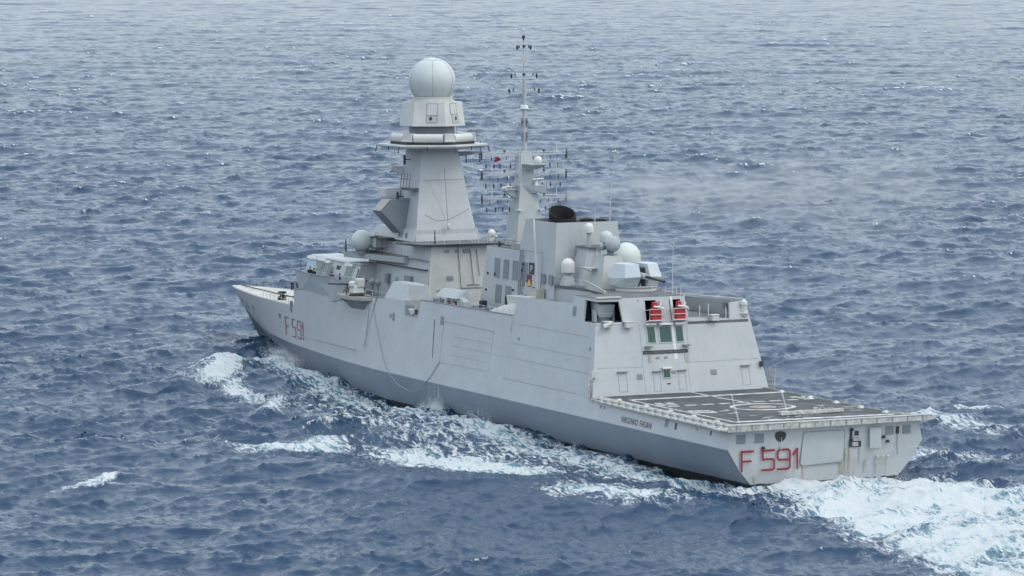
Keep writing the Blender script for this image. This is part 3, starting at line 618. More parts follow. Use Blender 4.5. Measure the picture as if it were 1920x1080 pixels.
for k in range(7): mb.lathe((61+k*.35,-2.6,18.0),[(.15,-.2),(.2,0),(.1,.25)],8)
mb.build('roof_clutter','dark',mid)

# ------------------------------------------------------------------ aft pole mast with three yards
am = MB()
def sq(x,y,z,h): return [(x-h,y-h,z),(x+h,y-h,z),(x+h,y+h,z),(x-h,y+h,z)]
am.loft([sq(62,0,17.0,1.62),sq(62,0,21.7,1.12),sq(62,0,24,.82),sq(61.9,0,27.1,.5)])
mast = am.build('aft_mast','grey_small',ship)
mb = MB(); mb.tube([(61.9,0,27.0),(61.9,0,31.2)],[.26,.24],10); mb.tube([(61.9,0,31.2),(61.9,0,34.4)],[.22,.19],10); mb.tube([(62,0,34.4),(62.1,0,38.6)],[.06,.04],6); mb.build('pole','grey_small',mast,smooth=40)
mb = MB(); mb.lathe((61.95,0,31.3),[(.35,0),(.45,.1),(.36,.42),(.2,.5)],16); mb.build('pole_collar','white',mast,smooth=40)
mb = MB()
for z in (28.4,28.8,29.9,30.2): 
    for a in range(4): mb.cbox((61.9+.34*math.cos(a*1.57+.4),.34*math.sin(a*1.57+.4),z),(.14,.14,.5))
pieces(mb, 'pole_aerial','seam',mast)
mb = MB(); mb.hexa([(61.98,.32,36.2),(62.02,.32,36.2),(62.02,-.38,36.1),(61.98,-.38,36.1),(61.98,.1,36.95),(62.02,.1,36.95),(62.02,-.1,36.95),(61.98,-.1,36.95)]); mb.hexa([(61.96,.42,36.0),(62.04,.42,36.0),(62.04,-.42,36.0),(61.96,-.42,36.0),(61.96,.2,36.85),(62.04,.2,36.85),(62.04,-.2,36.85),(61.96,-.2,36.85)]); mb.build('direction_finder','beige',mast)
for z, l in ((34.75,1.4),(33.25,1.65),(37.6,.75)):
    mb = MB(); mb.tube([(62,l,z),(62,-l,z)],.04,5); mb.tube([(62-l*.5,0,z),(62+l*.5,0,z)],.03,5)
    mb.build('spreader','light',mast)
    mb = MB()
    for s in (1,-1):
        mb.lathe((62,s*l,z),[(.03,-.3),(.1,-.15),(.13,.1),(.03,.2)],8); mb.lathe((62,s*l*.72,z+.05),[(.04,-.15),(.08,0),(.04,.2)],8)
    mb.lathe((62,0,z+.1),[(.1,-.15),(.2,0),(.1,.15)],8); pieces(mb, 'spreader_aerial', 'dark',mast)
MB().lathe((62.1,0,38.6),[(.03,-.4),(.15,0),(.2,.12),(.05,.2)],8).build('anemometer','dark',mast)
random.seed(21)
for z, l in ((26.75,4.75),(24.75,4.7),(22.35,4.7)):
    for s in (1,-1):
        mb = MB(); mb.hexa([(61.85,s*.4,z-.16),(62.15,s*.4,z-.16),(62.06,s*l,z+.0),(61.94,s*l,z+.0),(61.85,s*.4,z+.1),(62.15,s*.4,z+.1),(62.06,s*l,z+.09),(61.94,s*l,z+.09)])
        yd = mb.build('yard','grey_small',mast)
        mb = MB(); mb.tube([(61.75,s*.5,z+.3),(61.9,s*l,z+.26)],.022,4); mb.build('yard_rail','light',yd)
        mb = MB()
        for k in range(5):
            y = s*(1.0+k*.92+random.uniform(-.15,.15)); hh = random.uniform(.25,.55)
            mb.tube([(62,y,z-.05),(61.95,y+random.uniform(-.15,.15),z-.2-hh)],.035,5)
        mb.lathe((62,s*2.2,z+.2),[(.12,0),(.14,.2),(.05,.35)],8); mb.lathe((62,s*l,z),[(.08,-.45),(.1,-.1),(.1,.3),(.03,.5)],8)
        pieces(mb, 'yard_aerial', 'dark',yd)
        mb = MB(); mb.tube([(62,s*3.6,z+.15),(62,s*3.6,z+1.1)],.05,6); pieces(mb, 'yard_post', 'light',yd)
    for s in (1,-1):
        mb = MB(); mb.tube([(62.4,s*.9,z-1.05),(62.4,s*4.4,z-1.15)],.018,4); wr = mb.build('aerial_wire','cord',mast)
        mb = MB()
        for k in range(4): mb.lathe((62.4,s*(1.5+k*.85+random.uniform(-.2,.2)),z-1.1),[(.03,-.3),(.07,-.1),(.07,.12),(.02,.25)],6)
        pieces(mb,'wire_aerial','dark',wr)
mb = MB()
for y in (4.5,-4.5,4.1,-4.2): mb.tube([(62,y,26.6),(62,y*1.0,20.5)],.012,3)
pieces(mb, 'halyard', 'cord',mast)
mb = MB(); mb.hexa([(60.3,-.2,25.3),(61.4,.4,25.3),(61.4,-.6,25.3),(60.6,-.8,25.3),(59.6,.2,25.8),(61.5,.6,25.8),(61.5,-1.4,25.8),(59.6,-1.4,25.8)]); mb.box(59.6,61.5,-1.4,.5,25.8,25.9)
sp_ = mb.build('mast_platform','grey_small',mast); MB().sphere((60.3,-.75,26.25),.42,16,10,lo=-45).build('small_dome','white',sp_,smooth=60)
mb = MB(); mb.hexa([(60.2,-1.5,22.9),(61.6,.9,22.9),(62.8,.9,22.9),(62.8,-1.5,22.9),(60.0,-1.7,23.7),(61.4,1.1,23.7),(62.9,1.1,23.7),(62.9,-1.7,23.7)]); mb.build('mast_platform','grey_small',mast)
mb = MB(); mb.box(61.5,62.6,1.0,2.6,23.2,23.35); mb.hexa([(61.7,1.0,22.4),(62.3,1.0,22.4),(62.3,1.2,22.4),(61.7,1.2,22.4),(61.7,1.0,23.2),(62.3,1.0,23.2),(62.3,2.4,23.2),(61.7,2.4,23.2)]); pf = mb.build('radar_platform','grey_small',mast)
mb = MB(); mb.tube([(61.8,1.2,23.6),(61.2,2.9,23.5)],.1,6); mb.lathe((61.8,1.9,23.35),[(.2,0),(.15,.4)],8); mb.build('navigation_radar','light',pf)
mb = MB(); mb.tube([(60.4,-.2,24.35),(60.9,-1.6,24.35)],.09,6); mb.lathe((60.9,-.8,23.7),[(.2,0),(.15,.6)],8); mb.build('navigation_radar','white',mast)
mb = MB(); mb.tube([(61.1,.75,27.0),(60.7,1.0,23.6)],.05); mb.tube([(61.3,.85,27.0),(60.9,1.1,23.6)],.05); mb.build('mast_ladder','light',mast)
mb = MB()
for y in (.25,-.25): mb.box(60.85,60.95,y-.18,y+.18,19.5,21.3)
pieces(mb, 'mast_louvre', 'louvre',mast)
mb = MB(); mb.box(60.4,61.0,-1.6,-1.0,21.2,21.3); mb.box(60.4,61.1,.9,1.5,21.2,21.3); mb.box(60.3,60.8,-.4,.2,18.0,18.08); mb.tube([(60.5,-.2,18),(60.6,-.2,19.4)],.04); pieces(mb, 'mast_step', 'light',mast)

# ------------------------------------------------------------------ main radar tower
tw = MB()
def rect(x0,x1,h,z): return [(x0,h,z),(x1,h,z),(x1,-h,z),(x0,-h,z)]
tw.loft([rect(81.2,88.8,3.65,16.7),rect(82.1,88,2.95,20.9),rect(83.05,87.1,2.05,26.6)])
tower = tw.build('radar_tower','grey',ship)
def hexp(r,z,x=85.,y=0.): return [(x+r*math.cos(R(60*k)), y+r*math.sin(R(60*k)), z) for k in range(6)]
MB().loft([hexp(5.4,26.62),hexp(5.95,26.85),hexp(5.95,27.02)]).build('tower_platform','light',tower)
MB().loft([hexp(4.5,27.03),hexp(4.5,27.3)]).build('antenna_ring_base','dark',tower)
mb = MB()
H = hexp(4.35,27.72)
for k in range(6):
    a, b = Vector(H[k]), Vector(H[(k+1)%6]); mb.tube([a.lerp(b,.14),a.lerp(b,.86)],.46,14)
mb.build('ring_antenna','light',tower,smooth=40)
mb = MB()
for k in range(6):
    a = R(60*k); c = Vector((85+4.2*math.cos(a),4.2*math.sin(a),27.35)); u = Vector((math.cos(a),math.sin(a),0)); v = Vector((-u.y,u.x,0))
    mb.hexa([c+u*.45+v*.6,c-u*.5+v*.6,c-u*.5-v*.6,c+u*.45-v*.6]+[c+Vector((0,0,.85))+q for q in (u*.3+v*.5,-u*.5+v*.5,-u*.5-v*.5,u*.3-v*.5)])
pieces(mb, 'ring_corner_block', 'beige',tower)
MB().lathe((85,0,26.9),[(2.45,0),(2.45,2.1)],32).build('neck','louvre',tower,smooth=40)
hx = MB(); hx.loft([hexp(3.5,28.95),hexp(3.18,31.5)]); hb = hx.build('radome_base','light',tower)
MB().lathe((85,0,31.5),[(2.35,0),(2.35,.12),(2.15,.2),(2.15,.5)],32).build('radome_collar','beige',hb,smooth=40)
def hexface(kmid, u, v, wd):        # point on a sloping face of the hexagonal base
    a = R(kmid); n = Vector((math.cos(a),math.sin(a),0)); t = Vector((-n.y,n.x,0)); d = (3.5-(v-28.95)*.1255)*math.cos(R(30))
    return Vector((85,0,v)) + n*(d+wd) + t*u
for km, u0, u1, z0, z1, mt in ((150,.85,-.3,29.35,30.1,'louvre'),(150,.85,-.25,30.1,31.35,'grey_small'),(210,.6,-.5,29.3,30.2,'louvre'),(210,.4,-.7,30.2,31.35,'grey_small')):
    o = MB(); o.panel([(u0,z0),(u1,z0),(u1,z1),(u0,z1)],[],lambda u,v,w_: hexface(km,u,v,w_+.03),.05); pn = o.build('access_panel','beige' if mt == 'louvre' else 'light',hb)
    mb = MB()
    for a, b in (((u0,z0),(u1,z0)),((u1,z0),(u1,z1)),((u1,z1),(u0,z1)),((u0,z1),(u0,z0))): mb.tube([hexface(km,*a,.03),hexface(km,*b,.03)],.025,4)
    mb.build('panel_edge','seam',pn)
    if mt == 'louvre':
        MB().panel([(.3,29.6),(0,29.6),(0,29.95),(.3,29.95)],[],lambda u,v,w_: hexface(km,u,v,w_+.06),.05).build('sensor_window','dark',pn)
mb = MB(); mb.tube([(81.2,-1.0,27.1),(81.4,-.95,30.6)],.05); mb.build('lightning_rod','light',tower)
rd = MB(); rd.sphere((85,0,33.66),2.5,48,28,lo=-62); radome = rd.build('main_radome','radome',tower,smooth=60)
mb = MB()
for th in (90,158,215,270,330,30):
    mb.tube([(85+2.505*math.cos(R(a))*math.cos(R(th)),2.505*math.cos(R(a))*math.sin(R(th)),33.66+2.505*math.sin(R(a))) for a in range(-58,62,6)],.018,4)
ths = [90,158,215,270,330,390,450]
for k in range(6):
    mb.tube([(85+2.505*math.cos(R(60+6*math.sin(math.pi*s)))*math.cos(R(ths[k]+(ths[k+1]-ths[k])*s)),2.505*math.cos(R(60+6*math.sin(math.pi*s)))*math.sin(R(ths[k]+(ths[k+1]-ths[k])*s)),33.66+2.505*math.sin(R(60+6*math.sin(math.pi*s)))) for s in [i/8 for i in range(9)]],.018,4)
mb.build('radome_seam','seam',radome)
# fittings on the tower
mb = MB()
for (x,z) in ((84.6,25.4),(84.9,21.5),(84.9,20.0)): mb.tube([(x,2.6+.18*(26-z),z),(x,3.3+.18*(26-z),z)],.06); mb.lathe((x,3.3+.18*(26-z),z),[(.08,-.55),(.14,-.4),(.14,.35),(.06,.5)],8)
pieces(mb, 'dipole_aerial', 'dark',tower)
mb = MB(); mb.hexa([(82.6,2.4,22.2),(84.6,2.6,22.2),(84.6,3.7,22.2),(82.6,3.7,22.2),(82.4,2.3,22.45),(84.8,2.5,22.45),(84.8,3.9,22.45),(82.4,3.9,22.45)])
tp = mb.build('tower_gallery','seam',tower); mb = MB()
for x in (82.5,83.3,84.1,84.8): mb.tube([(x,3.85,22.4),(x-.2,3.7,24.0)],.03)
mb.tube([(82.5,3.85,23.4),(84.8,3.85,23.4)],.03); mb.build('gallery_rail','dark',tp)
ew = MB(); prof = [(2.6,21.3),(4.95,21.2),(6.15,19.95),(3.85,17.55),(2.6,17.4)]
ew.prism([(84.4,y,z) for y,z in prof],(2.6,0,0)); ewb = ew.build('jammer_housing','louvre',tower)
mb = MB(); mb.hexa([(84.6,5.03,21.2),(86.8,5.03,21.2),(86.8,6.18,20.0),(84.6,6.18,20.0),(84.6,5.06,21.23),(86.8,5.06,21.23),(86.8,6.21,20.03),(84.6,6.21,20.03)]); mb.build('jammer_window','tan',ewb)
mb = MB(); mb.box(86.8,88.8,3.0,4.7,21.35,22.3); mb.build('upper_housing','light',tower,bevel=.05)
mb = MB(); mb.hexa([(87.2,2.2,23.4),(88.2,2.2,23.4),(88.0,3.7,24.3),(87.4,3.7,24.3),(87.2,2.0,24.5),(88.2,2.0,24.5),(88.0,3.7,24.6),(87.4,3.7,24.6)]); mb.build('side_bracket','light',tower)
mb = MB(); mb.hexa([(84.6,-2.2,25.5),(85.4,-2.2,25.5),(85.2,-5.6,25.9),(84.8,-5.6,25.9),(84.6,-2.2,26.1),(85.4,-2.2,26.1),(85.2,-5.6,26.1),(84.8,-5.6,26.1)]); ya = mb.build('tower_yard','louvre',tower)
mb = MB()
for y in (-2.8,-3.9,-5.5): mb.tube([(85,y,26),(85,y-.05,24.9)],.06,5)
mb.tube([(85,-5.6,25.7),(85,-5.6,27.2)],.05); pieces(mb, 'yard_aerial', 'dark',ya)
mb = MB()
for k in range(6):
    a = R(60*k+30); mb.tube([(85+5.1*math.cos(a),5.1*math.sin(a),26.9),(85+5.1*math.cos(a),5.1*math.sin(a),26.45)],.06,5)
for k in range(6):
    a = R(60*k); mb.tube([(85+5.9*math.cos(a),5.9*math.sin(a),26.9),(85+6.1*math.cos(a),6.1*math.sin(a),26.2)],.06,5)
pieces(mb, 'platform_aerial', 'dark',tower)
mb = MB(); mb.tube([(81.9,.0,24.5),(81.2,-.05,19.2),(81.0,-.05,18.6)],.02,4); mb.tube([(81.25,2.6,19.7),(81.15,1.3,19.0),(81.1,-.1,19.1),(81.3,-2.6,20.2)],.022,4); mb.tube([(82.0,1.8,23.2),(81.2,.2,19.2)],.012,3); pieces(mb, 'tower_wire', 'dark',tower)
mb = MB(); mb.lathe((81.0,-.05,18.4),[(.1,-.3),(.2,-.1),(.2,.2),(.08,.35)],10); mb.build('hanging_float','light',tower)
mb = MB(); mb.tube([(82.2,2.2,23.3),(82.2,-2.2,23.3)],.025,4); mb.build('tower_seam','seam',tower)

# deckhouse under the tower
dh = MB(); dh.loft([[(76.3,4.6,10.22),(93,4.6,10.22),(93,-4.6,10.22),(76.3,-4.6,10.22)],[(76.6,3.95,16.65),(92.4,3.95,16.65),(92.4,-3.95,16.65),(76.6,-3.95,16.65)]])
deckhouse = dh.build('deckhouse','grey',ship)
MB().panel([(4.55,10.3),(-4.55,10.3),(-3.9,16.6),(3.9,16.6)],[],lambda u,v,wd: Vector((76.3+.0467*(v-10.22)-.03+wd,u,v)),.03).build('aft_wall','beige',deckhouse)
mb = MB(); mb.hexa([(75.6,-4.6,16.66),(81.2,-4.6,16.66),(81.2,5.9,16.66),(76.2,4.6,16.66),(75.4,-4.8,16.9),(81.3,-4.8,16.9),(81.3,5.9,16.9),(75.8,4.8,16.9)]); mb.build('tower_ledge','roof',deckhouse)
hb2 = MB(); hb2.loft([[(81.4,4.0,16.9),(93,4.0,16.9),(93,-4.0,16.9),(81.4,-4.0,16.9)],[(81.4,3.6,18.1),(91.5,3.6,18.1),(91.5,-3.6,18.1),(81.4,-3.6,18.1)]]); upd = hb2.build('upper_deckhouse','grey',deckhouse)
for x in (85.1,84.4,83.2): MB().box(x-.22,x+.22,3.7,3.93,17.1,17.7).build('vent','louvre',upd)
mb = MB(); mb.box(88,93.5,3.5,5.2,15.9,17.0); mb.build('wing_house','grey',deckhouse)
def dport(u,v,wd): return Vector((u,4.6-.101*(v-10.22)+wd,v))
for x0,x1,z0,z1,nm,mt,th in ((76.8,88.6,15.1,15.2,'ledge','seam',.25),(76.8,90.0,14.12,14.26,'ledge','dark',.28),(76.8,90.0,14.26,14.32,'ledge','grey_small',.3),(86.3,87.0,12.2,13.2,'locker','louvre',.4),(80.4,82.0,12.2,13.3,'locker','louvre',.35),(84.3,85.4,12.1,13.0,'locker','grey_small',.3)):
    MB().panel([(x0,z0),(x1,z0),(x1,z1),(x0,z1)],[],lambda u,v,w_: dport(u,v,w_+th),th).build(nm,mt,deckhouse)
def daft(u,v,wd): return Vector((76.3+.0467*(v-10.22)-.03-wd,u,v))
for y0,y1,z0,z1,mt,nm in ((2.4,1.9,16.0,16.25,'louvre','vent'),(1.2,.8,16.0,16.25,'louvre','vent'),(.3,-.5,15.9,16.3,'louvre','vent'),(2.2,1.5,13.1,13.5,'louvre','vent'),(-.1,-1.5,12.5,12.6,'seam','handrail'),(.6,-2.0,12.2,12.28,'seam','handrail'),(3.4,1.6,12.0,12.1,'seam','handrail')):
    MB().panel([(y0,z0),(y1,z0),(y1,z1),(y0,z1)],[],lambda u,v,w_: daft(u,v,.06-w_),.06).build(nm,mt,deckhouse)
for y, zt, zb in ((.9,16.6,11.5),(-.5,16.2,12.6),(-1.2,16.2,13.5)): MB().tube([daft(y,zt,.1),daft(y-.3,zb,.15)],.03,4).build('wall_cable','dark',deckhouse)
MB().tube([(77.2,3.2,16.9),(77.2,3.2,18.3)],[.1,.05],6).build('ledge_aerial','dark',deckhouse)
mb = MB(); mb.tube([(76.2,-.6,16.9),(76.2,-.6,17.7)],.04); mb.tube([(76.2,-1.4,16.9),(76.2,-1.4,17.7)],.04); mb.tube([(76.2,-.6,17.5),(76.2,-1.4,17.5)],.03); mb.build('ledge_rail','light',deckhouse)
mb = MB(); mb.hexa([(77.5,-3.2,16.9),(78.1,-3.2,16.9),(78.1,-3.6,16.9),(77.5,-3.6,16.9),(77.4,-3.1,17.6),(78.0,-3.1,17.6),(77.9,-3.8,17.5),(77.3,-3.8,17.5)]); mb.sphere((77.6,-3.5,17.8),.42,14,10); mb.build('small_dome','white',deckhouse,smooth=50)

# ------------------------------------------------------------------ bridge
br_ = MB(); br_.loft([[(90.5,6.6,10.2),(107.2,5.7,10.2),(107.2,-5.7,10.2),(90.5,-6.6,10.2)],[(90.5,6.5,12.4),(107.2,5.7,12.4),(107.2,-5.7,12.4),(90.5,-6.5,12.4)],[(90.5,6.0,13.9),(106.2,5.2,13.9),(106.2,-5.2,13.9),(90.5,-6.0,13.9)]])
bridge = br_.build('bridge','grey',ship)
mb = MB(); mb.hexa([(90.3,-6.2,13.9),(106.6,-5.4,13.9),(106.6,5.4,13.9),(90.3,6.2,13.9),(90.3,-6.0,14.05),(106.4,-5.2,14.05),(106.4,5.2,14.05),(90.3,6.0,14.05)]); mb.build('bridge_roof','grey_small',bridge)
def bport(u,v,wd): t=(u-90.5)/16.7; y = 6.5-.8*t if v < 12.4 else (6.5-.8*t) - (v-12.4)*(.33); return Vector((u,y+wd,v))
for x0,x1,z0,z1,mt in ((106.9,104.0,12.35,13.6,'blueglass'),(103.6,101.0,12.35,13.6,'glass'),(100.8,99.4,12.35,13.5,'glass'),(94.6,92.2,12.4,13.6,'glass'),(90.9,90.3,12.4,13.6,'dark')):
    fr = MB().panel([(x0,z0),(x1,z0),(x1,z1),(x0,z1)],[],lambda u,v,w_: bport(u,v,w_+.06),.05).build('bridge_window','light',bridge)
    s_ = .12*(1 if x0 < x1 else -1)
    MB().panel([(x0+s_,z0+.1),(x1-s_,z0+.1),(x1-s_,z1-.1),(x0+s_,z1-.1)],[],lambda u,v,w_: bport(u,v,w_+.08),.05).build('pane',mt,fr)
    if x0 > 92: MB().panel([(x0,z1),(x1,z1),(x1,z1+.28),(x0,z1+.28)],[],lambda u,v,w_: bport(u,v,w_+.35),.35).build('hood','white',fr)
MB().panel([(97.6,11.4),(96.4,11.4),(96.4,13.4),(97.6,13.4)],[],lambda u,v,w_: bport(u,v,w_+.05),.05).build('bridge_door','dark',bridge)
mb = MB(); mb.hexa([(98.6,6.2,11.4),(98.7,6.2,11.4),(98.4,7.0,11.4),(98.3,7.0,11.4),(98.6,5.9,13.3),(98.7,5.9,13.3),(98.4,6.8,13.3),(98.3,6.8,13.3)]); mb.build('open_door','grey_small',bridge)
# aft upper block with the big ball radome on it
mb = MB(); mb.hexa([(82,4.0,14.4),(93.8,4.0,14.4),(93.8,6.6,14.6),(82,4.6,14.6),(82,4.0,15.3),(93.8,4.0,15.3),(93.8,6.7,15.1),(82,4.7,15.2)]); ub = mb.build('signal_deck','grey',bridge)
mb = MB(); mb.hexa([(82,3.9,15.31),(93.7,3.9,15.31),(93.6,6.6,15.11),(82,4.6,15.21),(82,3.9,15.36),(93.7,3.9,15.36),(93.6,6.6,15.15),(82,4.6,15.26)]); mb.build('deck_cover','roof',ub)
bx,by,bz = 90.2,6.0,16.55
br2 = MB(); br2.sphere((bx,by,bz),1.16,30,18,lo=-75); ball = br2.build('ball_radome','radome',bridge,smooth=60)
MB().lathe((bx,by,15.15),[(.75,0),(.75,.12),(.6,.15),(.6,.35),(.7,.4)],18).build('pedestal','seam',ball)
mb = MB(); mb.tube([(87.6,5.4,15.3),(87.6,5.4,17.2)],.04); mb.tube([(86.6,5.2,15.3),(86.6,5.2,17.2)],.04); mb.box(86,90.4,4.0,5.4,16.95,17.03); mb.build('signal_rail','dark',ub)
mb = MB(); mb.tube([(89.3,4.9,17.05),(88.8,4.9,17.35)],[.22,.25],10); mb.build('signal_lamp','white',ub)
mb = MB(); mb.tube([(101.5,3.2,14.05),(101.5,3.2,15.2),(101.5,3.2,16.0)],[.12,.14,.04],6); mb.tube([(103.5,3.2,14.35),(94,3.4,14.4)],.07); mb.build('bridge_aerial','dark',bridge)
mb = MB(); mb.tube([(105.5,6.9,12.4),(105.5,6.9,14.1)],.03); mb.build('wing_pole','dark',bridge)
# bridge wing bulwark
wg = MB(); OX = [(88.2,8.75),(91.5,8.95),(98.6,8.6),(107.6,6.9)]; BX = [(90.5,8.45),(92.5,8.5),(96.9,7.75),(106.9,6.5)]
zt_ = [12.15,12.6,12.4,12.35]; zb_ = [10.25,9.95,9.75,9.85]
for k in range(3):
    (a0,b0),(a1,b1) = OX[k],OX[k+1]; (c0,d0_),(c1,d1_) = BX[k],BX[k+1]
    wg.hexa([(c0,d0_-.15,zb_[k]),(c1,d1_-.15,zb_[k+1]),(c1,d1_,zb_[k+1]),(c0,d0_,zb_[k]),(a0,b0-.15,zt_[k]),(a1,b1-.15,zt_[k+1]),(a1,b1,zt_[k+1]),(a0,b0,zt_[k])])
wing = wg.build('bridge_wing','grey',bridge)
mb = MB(); mb.hexa([(90.5,5.5,10.9),(107,5.0,10.9),(107,6.6,10.9),(91,8.5,10.9),(90.5,5.5,11.0),(107,5.0,11.0),(107,6.7,11.0),(91,8.6,11.0)]); mb.hexa([(91.5,6.0,9.9),(106.9,5.0,9.9),(106.9,6.4,9.85),(92.5,8.35,9.95),(91.5,6.0,10.3),(106.9,5.0,10.3),(106.9,6.45,10.3),(92.0,8.4,10.3)]); mb.build('wing_deck','roof',wing)
wgs = MB()
for k in range(3):
    (a0,b0),(a1,b1) = OX[k],OX[k+1]; (c0,d0_),(c1,d1_) = BX[k],BX[k+1]
    wgs.hexa([(c0,-d0_,zb_[k]),(c1,-d1_,zb_[k+1]),(c1,-d1_+.15,zb_[k+1]),(c0,-d0_+.15,zb_[k]),(a0,-b0,zt_[k]),(a1,-b1,zt_[k+1]),(a1,-b1+.15,zt_[k+1]),(a0,-b0+.15,zt_[k])])
wgs.build('bridge_wing','grey',bridge)
mb = MB(); mb.tube([OX[0]+(12.2,),OX[1]+(12.65,),OX[2]+(12.45,),OX[3]+(12.4,)],.07); mb.build('wing_coaming','seam',wing)
mb = MB(); mb.box(105,108,-6.0,6.0,8.15,10.3); mb.build('bridge_front','grey',bridge)

# ------------------------------------------------------------------ bulwarks, side deck fittings
bw = MB(); bw.panel([(46.9,10.2),(85.5,10.2),(85.5,11.1),(78.6,11.3),(78.6,11.4),(74.1,11.45),(73.3,11.5),(72.9,9.95+.3),(69.4,9.95+.3),(69.45,11.75),(47.0,11.9)],[],side,.12); bulwark = bw.build('bulwark','grey',ship)
mb = MB(); mb.tube([side(69.3,11.8,.0),side(47.1,11.92,.0)],.07,5); mb.tube([side(85.5,11.12,0),side(78.6,11.33,0)],.07,5); mb.build('bulwark_rail','seam',bulwark)
bs_ = MB(); bs_.panel([(46.9,10.2),(85.5,10.2),(85.5,11.1),(47.0,11.9)],[],side_s,.12); bs_.build('bulwark','grey',ship)
# boxed sponson on the bulwark, with the opening below
sb_ = MB(); sb_.loft([[(78.7,8.36,11.3),(73.6,8.36,11.3),(71.0,6.2,11.3),(78.7,6.0,11.3)],[(78.0,7.6,13.05),(73.9,7.55,13.1),(73.0,6.3,13.1),(78.2,6.2,13.05)]]); spn = sb_.build('side_housing','grey',ship)
mb = MB(); mb.hexa([(73.55,8.3,10.3),(69.9,7.0,10.3),(69.9,6.9,10.3),(73.55,6.9,10.3),(73.85,7.6,13.05),(71.2,6.6,13.0),(71.2,6.5,13.0),(73.85,6.5,13.05)]); mb.build('housing_cheek','beige',spn)
mb = MB(); mb.panel([(69.45,9.95),(72.85,9.95),(73.2,11.45),(69.5,11.75)],[],lambda u,v,w_: side(u,v,w_+.03),.04)
mb.build('mooring_opening','tan',spn)
mb = MB(); mb.panel([(70.4,10.05),(72.7,10.05),(72.9,11.05),(70.6,11.05)],[],lambda u,v,w_: side(u,v,w_+.05),.02); mb.build('opening_shade','louvre',spn)
mb = MB(); mb.lathe((70.6,8.6,10.5),[(.1,-.35),(.28,-.25),(.28,.2),(.12,.3)],10); mb.tube([(71.6,8.5,10.6),(70.2,8.55,10.4)],.16,8); mb.build('mooring_bollard','light',spn); 
mb = MB(); mb.cbox((69.9,8.5,10.5),(.5,.2,.5)); mb.build('mooring_roller','dark',spn)
# 25 mm gun platform and gun
gp = MB(); pts = [(91.0,8.55,10.75),(87.6,9.9,10.75),(84.6,9.95,10.75),(82.4,9.3,10.75),(81.6,8.2,10.75),(86,7.0,10.75)]; gp.prism(pts,(0,0,.35)); platf = gp.build('gun_platform','tan',ship)
mb = MB(); mb.loft([[(87.2,8.5,9.6),(83.4,8.5,9.6),(83.2,8.3,9.6),(87.2,8.3,9.6)],[(87.6,9.6,10.74),(83.6,9.6,10.74),(82.4,8.3,10.74),(88.5,8.3,10.74)]]); mb.build('platform_bracket','seam',platf)
mb = MB(); mb.lathe((84.8,8.9,11.1),[(.85,0),(.85,.15),(.6,.2),(.55,.4)],16); lg = mb.build('light_gun','dark',ship)
mb = MB(); mb.hexa([(84.2,8.2,11.4),(85.6,8.2,11.4),(85.6,9.5,11.4),(84.2,9.5,11.4),(84.4,8.4,12.3),(85.5,8.4,12.3),(85.5,9.3,12.3),(84.4,9.3,12.3)]); mb.lathe((85.0,9.3,12.3),[(.2,-.35),(.42,-.2),(.42,.2),(.2,.4)],10); mb.cbox((84.7,8.6,12.5),(1.0,.8,.9)); mb.build('gun_mount','light',lg,bevel=.06)
mb = MB(); mb.tube([(85.4,9.3,12.3),(87.0,9.5,12.22),(90.2,9.95,12.05)],[.14,.1,.08],8); mb.build('gun_barrel','dark',lg)
mb = MB(); mb.tube([(86.2,9.5,11.1),(86.2,9.4,12.1),(85.6,9.3,11.3)],.06); mb.build('gun_sling','dark',lg)
# clutter inboard of the light gun
mb = MB(); random.seed(31)
for k in range(14): x = 77.5+k*.8; mb.cbox((x,random.uniform(5.8,7.2),10.22+.4),(random.uniform(.3,.8),random.uniform(.3,.8),random.uniform(.6,1.6)))
pieces(mb, 'deck_locker', 'louvre',ship)
mb = MB()
for x in (84.5,86,88.2): mb.lathe((x,6.6,10.2),[(.12,0),(.12,1.9),(.3,2.0),(.35,2.3),(.15,2.6)],10)
pieces(mb,'signal_projector','seam',ship)
def rail(name,pts,h=1.0,n=None,parent=ship,mat='light',r=.03):
    e = MB(); P = [Vector(p) for p in pts]
    for a, b in zip(P,P[1:]):
        k = max(1,int((b-a).length/1.5))
        for i in range(k+1): q = a.lerp(b,i/k); e.tube([q,q+Vector((0,0,h))],r,4)
        for f_ in (.5,1): e.tube([a+Vector((0,0,h*f_)),b+Vector((0,0,h*f_))],r*.7,4)
    return e.build(name,mat,parent)
rail('guard_rail',[(69.2,7.7,10.25),(47.5,7.7,10.25)],2.0)
rail('guard_rail',[(84.5,8.0,10.3),(79,8.0,10.25)],1.5)
rail('guard_rail',[(121.5,5.2,8.1),(109,6.55,8.2)],1.0)
rail('guard_rail',[(142,-1.1,7.85),(130,-3.7,8.0),(118,-5.5,8.1),(108,-6.7,8.2)],.5,mat='dark')
# foredeck fittings
mb = MB(); mb.tube([(142,0,7.95),(126,1.6,8.1),(115,2.4,8.2)],.06); mb.build('anchor_chain','dark',foredeck)
for x,y in ((132,-2.6),(131,-2.9),(130,-3.1)): 
    mb = MB(); mb.lathe((x,y,8.0),[(.2,0),(.2,.7),(.3,.75),(.3,.85)],10); mb.build('bollard','dark',foredeck)
mb = MB(); mb.lathe((117.6,4.4,8.1),[(.5,0),(.45,.4),(.25,.45),(.25,.7),(.5,.75),(.5,.95)],12); mb.tube([(117.4,4.4,8.6),(111,5.0,8.9)],.07); mb.build('capstan','black',foredeck)
mb = MB(); mb.lathe((110.5,4.9,8.2),[(.8,0),(.8,1.0),(.6,1.3)],12); mb.build('hose_reel','tan',foredeck)
